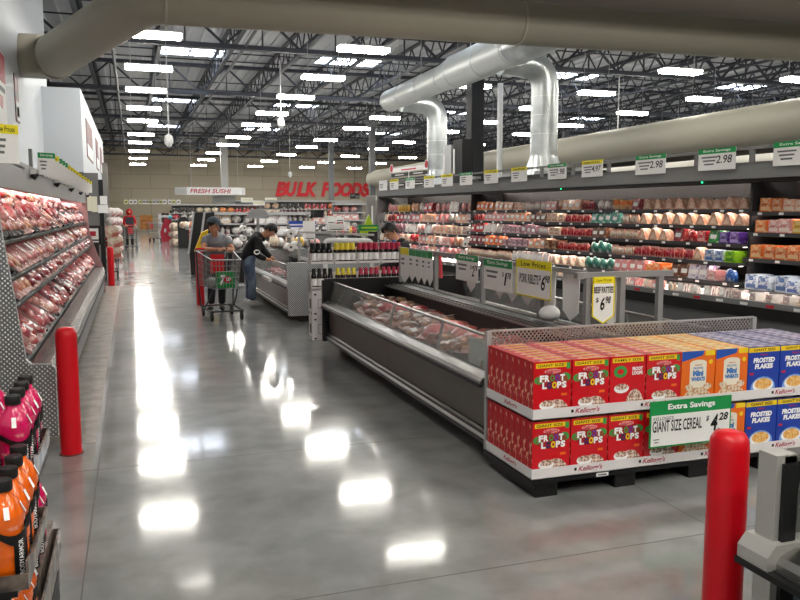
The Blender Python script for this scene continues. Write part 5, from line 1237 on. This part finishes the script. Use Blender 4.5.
def gondola(px0, px1, Y, zs, name, pal, w, seed, top=None, ends=True, hh=.22):
    r = random.Random(seed); x0 = atY(px0, 220, Y).x; x1 = atY(px1, 220, Y).x
    t = thing('shelving_unit', 'shelving unit ' + name, 'shelving', (0, Y, 0))
    zt = top or zs[-1] + .45
    m = MB().box(x0, x1, .38, .42, 0, zt, M_grey); m.build('back_panel', t)
    for z in zs: MB().box(x0, x1, -.02, .38, z - .04, z, M_lgrey).build('shelf', t)
    MB().box(x0, x1, -.05, .4, zt, zt + .08, M_lgrey).build('canopy', t)
    for si, z in enumerate(zs):
        x = x0 + w / 2; i = 0
        while x < x1 - w / 2:
            k = r.choice(pal); sh = r.choice(('box', 'bag', 'bag', 'jar')); run = r.choice((1, 2, 3))
            for _ in range(run):
                if x > x1 - w / 2: break
                PR.put('gd%s%s%.2f' % (sh, k, w), mkgood(sh, k, w * .94, hh * w / .3 if w < .4 else .32), (x, Y + .01, z), 0, '%s %s, %s shelf up, %s from left, %s' % (PN[k], {'box': 'box', 'bag': 'bag', 'jar': 'pair of jars'}[sh], ordn(si), ordn(i), name), 'goods on the ' + name)
                x += w; i += 1
    return t
def canopy_case(): pass
gondola(208, 312, 21, (.62, 1.0, 1.30), 'island behind the boy', 'wwprcw', .30, 1, top=1.52)
gondola(172, 262, 44, (.4, .8, 1.2, 1.55), 'shelves below sushi sign', 'wrotcpk', .42, 2, top=1.95)
gondola(264, 362, 40, (.6, 1.0, 1.4, 1.75), 'shelves below bulk letters', 'worpkct', .42, 3, top=2.12)
gondola(335, 366, 24, (.6, .85, 1.1, 1.35, 1.6), 'shelves left of cooler end', 'oprtwc', .26, 4, top=1.82)
gondola(230, 300, 60, (.6, 1.2, 1.8), 'shelves nearest back wall', 'wctko', .8, 5, top=2.4)
# black slanted case ends
M_blk2 = mat('black_end_panel', '#141416', .4)
for i, (pb, pt_, Y) in enumerate(((190, 198, 20.5), (200, 209, 19.2))):
    xb = atY(pb, 240, Y).x; xt = atY(pt_, 240, Y).x
    t = thing('slanted_end_panel', 'tall black slanted case end panel left of the man in grey, %s one' % ('farther' if i == 0 else 'nearer'), 'end panel', (0, Y, 0))
    MB().prism([(xb, 0), (xb - .02, .55), (xt - .06, 1.58), (xt + .14, 1.60), (xb + .42, .55), (xb + .42, 0)], 0, .06, M_blk2, 'y').build('panel', t)
    MB().bar((xb - .03, .03, .55), (xt - .07, .03, 1.6), .07, .04, M_lgrey).build('edge_trim', t)
a = atY(313, 216, 20.8); tag(MB().box(-.12, .14, -.1, .3, -.1, .1, M_black).build('canopy_box', loc=(a.x + .1, 20.7, 1.55)), 'black box at the right end of the island canopy', 'box')
# island front details : blue strip, rolls, grey rounded board
a = atY(289, 225, 17.6); b = atY(316, 225, 17.6)
t = thing('blue_banner_rail', 'blue and white price banner rail behind the boy', 'banner', (0, 17.6, 0))
MB().box(a.x, b.x, 0, .03, a.z - .05, a.z + .09, mat('banner_blue', '#2c4fb0', .5)).box(a.x, b.x, -.005, 0, a.z - .01, a.z + .02, M_paper).build('banner', t)
MB().box(a.x, a.x + .04, .03, .07, 0, a.z + .09, M_grey).box(b.x - .04, b.x, .03, .07, 0, a.z + .09, M_grey).build('post', t)
a = atY(258, 218, 17.2)
m = MB(); prof = [(-.33, 0), (.33, 0)] + [(.33 * (1 - .12 * (1 - cos(q * pi / 12))) * 1 if 0 else .33 - .08 * (q / 6), .12 + .10 * sin(q / 6 * pi / 2)) for q in range(7)]
prof = [(-.23, 0), (.23, 0), (.22, .10), (.18, .17), (.12, .2), (-.12, .2), (-.18, .17), (-.22, .10)]
m.prism(prof, 0, .04, mat('board_grey', '#97999c', .5), 'y').box(-.03, .03, .0, .04, -1.45, 0, M_grey)
tag(m.build('rounded_board', loc=(a.x, 17.2, 1.46)), 'grey rounded-top board on a post behind the boy', 'board')
def mkroll():
    t = thing('bag_roll', 'x', 'roll')
    MB().tube([(0, -.14, 0), (0, .14, 0)], .12, M_paper, 18).build('roll', t); MB().tube([(0, -.15, 0), (0, .15, 0)], .035, M_dark, 10).build('core', t); return t
for i, (px, py, Y) in enumerate(((289, 233.5, 15.2), (289, 247, 15.2), (296, 245, 15.9), (243, 228, 16.5), (243, 238, 16.5), (251, 232, 16.8))):
    q = P(px, py, Y); PR.put('roll', mkroll, q, radians(12), 'white roll of produce bags, %s counting from the boy rightwards then leftwards' % ordn(i), 'rolls of produce bags', scale=.68 if i < 3 else .5)
t = thing('roll_stand', 'grey stand carrying the white bag rolls behind the boy', 'stand', (0, 15.5, 0))
q = P(289, 240, 15.5); MB().box(q[0] - .03, q[0] + .03, 0, .05, 0, 1.35, M_grey).box(q[0] - .25, q[0] + .25, -.2, .3, 0, .04, M_grey).build('post', t)
q2 = P(245, 240, 16.9); t = thing('roll_stand', 'grey stand carrying the white bag rolls left of the boy', 'stand', (0, 16.9, 0)); MB().box(q2[0] - .03, q2[0] + .03, 0, .05, 0, 1.4, M_grey).box(q2[0] - .25, q2[0] + .25, -.2, .3, 0, .04, M_grey).build('post', t)
# low table with film-wrapped goods, between man and boy
t = thing('low_case', 'low dark refrigerated island behind the boy and the man', 'refrigerated case', (0, 17.9, 0))
xa, xb = atY(207, 240, 17.9).x, atY(330, 240, 17.9).x
MB().box(xa, xb, 0, .9, 0, .75, M_black).box(xa, xb, -.03, 0, .68, .74, M_grey).build('body', t)
r = random.Random(9); i = 0; x = xa + .12
while x < xb - .1:
    k = r.choice('wwcypw'); w = .24
    PR.put('gd%s%s%.2f' % ('bag', k, w), mkgood('bag', k, w, .24), (x, 17.95 + r.uniform(0, .2), .75), r.uniform(-.3, .3), '%s wrapped bag on the low dark island, %s from the left' % (PN[k], ordn(i)), 'bags on the low dark island', scale=(1, 1, r.uniform(.8, 1.6)))
    x += .2; i += 1
# white boxes, chips, green display
for i, (px0, px1, y0, y1, Y, c) in enumerate(((327, 335, 216, 224, 15, 'w'), (336, 344, 217, 222, 15.2, 'w'), (329, 343, 224, 231, 14.8, 'w'), (305, 315, 221, 240, 16, 'w'), (346, 350, 222, 231, 15.4, 'w'))):
    a = P(px0, y1, Y); b = P(px1, y0, Y); tag(MB().box(a[0], b[0], 0, .2, a[2], b[2], M_paper).box(a[0] + .02, b[0] - .02, -.002, 0, a[2] + .02, a[2] + .04, M_greyink).box((a[0] + b[0]) / 2 - .02, (a[0] + b[0]) / 2 + .02, .08, .12, 0, a[2], M_grey).build('white_box', loc=(0, Y, 0)), 'white box above the bottle display, %s from the left-hand column' % ordn(i), 'box', 'white boxes above the bottle display')
for i in range(7):
    q = P(342 + i * 2.2, 236, 15.8); k = 'roro yr'.replace(' ', 'y')[i % 7]
    PR.put('gdbag%s0.14' % k, mkgood('bag', k, .14, .2), (q[0], 15.8 + (i % 2) * .1, q[2]), 0, '%s snack bag left of the green and yellow display, %s from the left' % (PN[k], ordn(i)), 'snack bags near the green display')
q0 = P(340, 236, 15.8); q1 = P(360, 236, 15.8)
tag(MB().box(q0[0], q1[0], 15.7, 16.2, 0, q0[2], M_dark).build('snack_table'), 'dark table under the red and orange snack bags', 'table')
t = thing('green_display', 'green and yellow pointed promotional display beside the grey end panel', 'display', (P(369, 236, 13.6)[0], 13.6, 0))
gz = P(369, 236, 13.6)[2]
lime = mat('lime', '#b5d81e', .5)
MB().prism([(-.16, gz), (.14, gz), (.14, gz + .12), (-.16, gz + .12)], 0, .05, lime, 'y').build('lower_panel', t)
MB().box(-.2, .18, -.02, 0, gz + .1, gz + .2, M_green).rect((0, -.021, gz + .15), Xv, Zv, .3, .03, lime).build('green_panel', t)
MB().prism([(-.08, gz + .2), (.08, gz + .2), (.0, gz + .38)], 0, .05, lime, 'y').build('peak', t)
MB().box(-.03, .03, .05, .1, 0, gz + .3, M_grey).build('post', t)
a = P(370, 243, 13.3); tag(MB().box(0, .14, 0, .1, 0, a[2] + .2, M_black).build('black_stand', loc=(a[0], 13.3, 0)), 'black box stand left of the bowed shopper', 'stand')
# board with red discs on the cooler roof, dark cabinets
qa, _ = WC.x_at(391, 180, .5); qb, _ = WC.x_at(428, 180, .5)
t = thing('price_board', 'white board with two red discs and black strips standing on the far cooler top', 'board', WC.w((qa + qb) / 2, .5, 2.15), ang)
w = abs(qb - qa)
m = MB().box(-w / 2, -w / 2 + .02, 0, .02, 0, .5, M_lgrey).box(w / 2 - .02, w / 2, 0, .02, 0, .5, M_lgrey).box(-w / 2, w / 2, 0, .02, .40, .50, M_paper).box(-.015, .015, 0, .02, 0, .4, M_paper)
for k in range(3):
    for s in (-1, 1): m.box(min(s * .04, s * (w / 2 - .03)), max(s * .04, s * (w / 2 - .03)), -.003, .02, .05 + k * .12, .13 + k * .12, M_black).rect((s * w / 4, -.004, .09 + k * .12), Xv, Zv, w * .25, .02, M_paper)
m.rect((0, -.001, .44), Xv, Zv, w * .4, .03, M_redink); m.build('board', t)
for s in (-1, 1):
    m = MB(); c = (s * (w / 2 - .06), .5)
    m.add([(c[0] + .105 * cos(a * pi / 10), -.01, c[1] + .105 * sin(a * pi / 10)) for a in range(20)], [tuple(range(20))], M_paper)
    m.add([(c[0] + .085 * cos(a * pi / 10), -.013, c[1] + .085 * sin(a * pi / 10)) for a in range(20)], [tuple(range(20))], M_pred); m.build('red_disc', t)
for px0, px1, y0, lab, mm in ((443, 451, 145, 'grey electrical cabinet on the cooler roof', M_lgrey), (453, 462, 139, 'black electrical cabinet on the cooler roof', M_black)):
    xa, _ = WC.x_at(px0, 170, 1.6); xb, _ = WC.x_at(px1, 170, 1.6); _, zt = WC.x_at(px1, y0, 1.6)
    m = MB().box(0, xb - xa, 0, .3, 2.1, zt, mm).box(.05, .1, -.02, 0, 2.5, zt - .2, M_paper)
    tag(m.build('electrical_cabinet', loc=WC.w(xa, 1.6, 0), rz=ang), lab, 'cabinet')
for i, (px, Y) in enumerate(((470, .6), (505, .7), (538, .6), (580, .7))):
    xa, _ = WC.x_at(px, 170, .6)
    tag(MB().box(-.35, .35, 0, .25, 0, .1, M_dark).box(-.2, .1, .05, .2, .1, .16, M_lgrey).build('roof_equipment', loc=WC.w(xa, .6, 2.15), rz=ang), 'low dark equipment tray on the cooler roof behind the header rail, %s from the left' % ordn(i), 'equipment', 'equipment on the cooler roof')
# ================================================================ signs at the back
t = thing('wall_sign', 'large red slanted bulk foods lettering on the back wall', 'sign', (0, YB - .12, 0))
M_bulk = mat('bulk_red', '#d81f2c', .5)
a = atY(276, 196, YB - .1); b = atY(370.5, 183, YB - .1)
zz = (a.z + b.z) / 2; hgt = (b.z - a.z) * 1.04
letters = 'BULK FOODS'; wd = [1, 1, .85, 1.1, .45, .9, 1.05, 1.05, 1, .9]; tot = sum(wd); x = a.x; W_ = b.x - a.x
for ch, w_ in zip(letters, wd):
    ww = w_ / tot * W_
    if ch != ' ':
        V, Fc = text_geo(ch, .05, .25); m = MB()
        top = [(x + ww / 2 + p * ww * 1.1, 0, zz + q * hgt) for p, q in V]; n_ = len(top)
        m.add(top, Fc, M_bulk); m.add([(p[0], .1, p[2]) for p in top], [f[::-1] for f in Fc], M_bulk)
        from collections import Counter
        ec = Counter()
        for f in Fc:
            for i in range(len(f)): ec[tuple(sorted((f[i], f[(i + 1) % len(f)])))] += 1
        m.add(top + [(p[0], .1, p[2]) for p in top], [(e[0], e[1], e[1] + n_, e[0] + n_) for e, c in ec.items() if c == 1], M_bulk)
        m.build('letter', t)
    x += ww
ys = 50.0
a = atY(187, 194.6, ys); b = atY(242, 187.6, ys); c = atY(175, 191, ys + .9)
t = thing('hanging_sign', 'white hanging sign with red fresh sushi lettering', 'sign')
m = MB(); zl, zh = a.z, b.z
m.prism([(a.x, ys), (b.x, ys), (b.x + .3, ys + .8), (c.x, ys + 1.2), (c.x, ys + .9)], zl, zh, M_white, 'z')
m.text('FRESH SUSHI', ((a.x + b.x) / 2 - .25, ys - .01, (zl + zh) / 2), Xv, Zv, (b.x - a.x) * .74, (zh - zl) * .58, mat('sushi_red', '#b51f2e', .5), .02, .2); m.build('sign_box', t)
for xx in (a.x + .3, b.x - .2): MB().tube([(xx, ys + .4, zh), (xx, ys + .4, 6.4)], .015, M_lgrey, 5).build('hanger_wire', t)
p = P(355, 196, 45); tag(MB().box(-.28, .28, 0, .05, -.16, .16, M_black).box(-.24, -.02, -.01, 0, -.02, .1, M_greyink).box(.03, .24, -.01, 0, -.1, .02, M_greyink).tube([(0, .02, .16), (0, .02, 6.4 - p[2])], .015, M_dark, 5).build('direction_sign', loc=p), 'small black hanging sign in front of the red wall letters', 'sign')
pa = P(124, 200, 58); pb = P(180, 200, 58); tag(MB().bar((pa[0], 58.0, pa[2] + .12), (pb[0], 58.0, pa[2] + .12), .02, .02, M_lgrey).bar((pa[0], 58.0, pa[2] + .1), (pa[0], 58.0, 6.4), .01, .01, M_lgrey).bar((pb[0], 58.0, pa[2] + .1), (pb[0], 58.0, 6.4), .01, .01, M_lgrey).build('hanging_rail'), 'thin hanging rail carrying the pale cards above the far aisle', 'rail')
i = 0
for px in (126, 131, 135, 140.5, 144, 147.5, 150.5, 154, 157.5, 161, 164.5, 170, 173.5, 178.5):
    p = P(px, 202, 58); k = M_paper if i % 3 else mat('pale_yellow', '#e6e4a8', .5)
    tag(MB().prism([(-.12, -.15), (-.15, -.05), (-.15, .12), (-.1, .17), (.1, .17), (.15, .12), (.15, -.05), (.12, -.15)], 0, .02, k, 'y').box(-.08, .08, -.003, 0, -.05, .05, M_greyink).build('price_card', loc=p), 'small pale price card hanging above the far end of the aisle, %s from the left' % ordn(i), 'price card', 'hanging cards at the far end'); i += 1
for i, (px, y0) in enumerate(((247, 200), (259, 203), (271, 200), (372, 198))):
    p = P(px, y0, 40); tag(MB().box(-.3, .3, 0, .03, -.12, .12, M_paper).box(-.25, .25, -.004, 0, -.03, .04, mat('pale_yellow', '#e6e4a8', .5)).bar((0, .02, -.12), (0, .02, -p[2] + 2.0), .02, .02, M_grey).build('shelf_sign', loc=p), 'small pale sign standing on top of the distant shelves, %s from the left' % ordn(i), 'sign', 'small signs on the distant shelves')
# ================================================================ far end of the aisle
M_cb = mat('orange_carton', '#c98a4a', .6, noise='#a86c34', scale=3)
for i, (px, py0, py1) in enumerate(((143, 229.5, 222.5), (149, 229.5, 222.5), (143, 222.5, 215), (149.5, 222.5, 215))):
    a = P(px - 3, py0, 64); b = P(px + 3, py1, 64); tag(MB().box(a[0], b[0], 0, 1, max(a[2], 0), b[2] - .01, M_cb).build('carton', loc=(0, 64, 0)), 'orange-tan carton stacked at the end of the aisle, %s %s' % (('lower', 'upper')[i // 2], ('left', 'right')[i % 2]), 'carton', 'orange-tan cartons')
for i in range(9):
    px = 154 + (i % 3) * 4.2; lv = i // 3; a = P(px, 0, 60); z = lv * .52; k = 'wtrwotwrw'[i]
    PR.put('gdbox%s0.60' % k, mkgood('box', k, .5, .48), (a[0] + (.5 if 0 else 0), 60, z), 0, '%s box on pallets left of light blue shopper, %s level, %s' % (PN[k], ordn(lv), ordn(i % 3)), 'boxes on the far pallets')
a = P(166.5, 240, 44.6); tag(MB().prism([(-.25, 0), (.25, 0), (.3, 1.2), (-.05, 1.25), (-.3, .5)], 0, .6, mat('crimson_bin', '#b5233c', .5), 'y').box(-.1, .0, -.003, 0, .5, .7, M_paper).build('crimson_bin', loc=(a[0], 44.6, 0)), 'crimson bin beside the shopper in light blue', 'bin')
a = P(176, 240, 37.5); 
for lv in range(3):
    tag(MB().blob((0, 0, .2), (.32, .26, .22), gm_('c'), 10, 6, 0, .2).build('cream_sack', loc=(a[0], 37.5, lv * .36)), 'cream sack in the small pile in front of the shopper in light blue, %s level' % ordn(lv), 'sack', 'cream sacks')
a = P(183.5, 240, 36); tag(MB().prism([(-.22, 0), (.24, 0), (.24, 1.25), (.1, 1.4), (-.1, 1.38), (-.22, 1.15)], 0, .4, M_blk2, 'y').build('dark_display', loc=(a[0], 36, 0)), 'black rounded display right of the cream sacks', 'display')
a = P(183, 222, 30); b = P(196, 222, 30)
for i in range(6):
    PR.put('gdbag%s0.30' % 'tcwocp'[i], mkgood('bag', 'tcwocp'[i], .28, .25), (a[0] + (b[0] - a[0]) * i / 5, 30, 1.0), 0, '%s bag on the distant table left of black case ends, %s from left' % (PN['tcwocp'[i]], ordn(i)), 'bags on the distant table')
tag(MB().box(a[0] + .1, b[0] + .2, 30 - .1, 30.5, .95, 1.0, M_lgrey).box(b[0] + .1, b[0] + .2, 30.1, 30.3, 0, .95, M_grey).box(a[0] + .5, a[0] + .55, 30.1, 30.3, 0, .95, M_grey).build('distant_table'), 'grey distant table left of the black case ends', 'table')
# ================================================================ world, exposure, checks
w = bpy.data.worlds.new('world'); SC.world = w; w.use_nodes = True
w.node_tree.nodes['Background'].inputs[0].default_value = (.75, .85, 1, 1); w.node_tree.nodes['Background'].inputs[1].default_value = .4
SC.view_settings.exposure = EXPO
SC.cycles.use_denoising = True
SC.cycles.max_bounces = 8; SC.cycles.diffuse_bounces = 4; SC.cycles.glossy_bounces = 4; SC.cycles.transparent_max_bounces = 16
SC.cycles.sample_clamp_indirect = 6
SC.cycles.caustics_reflective = False; SC.cycles.caustics_refractive = False
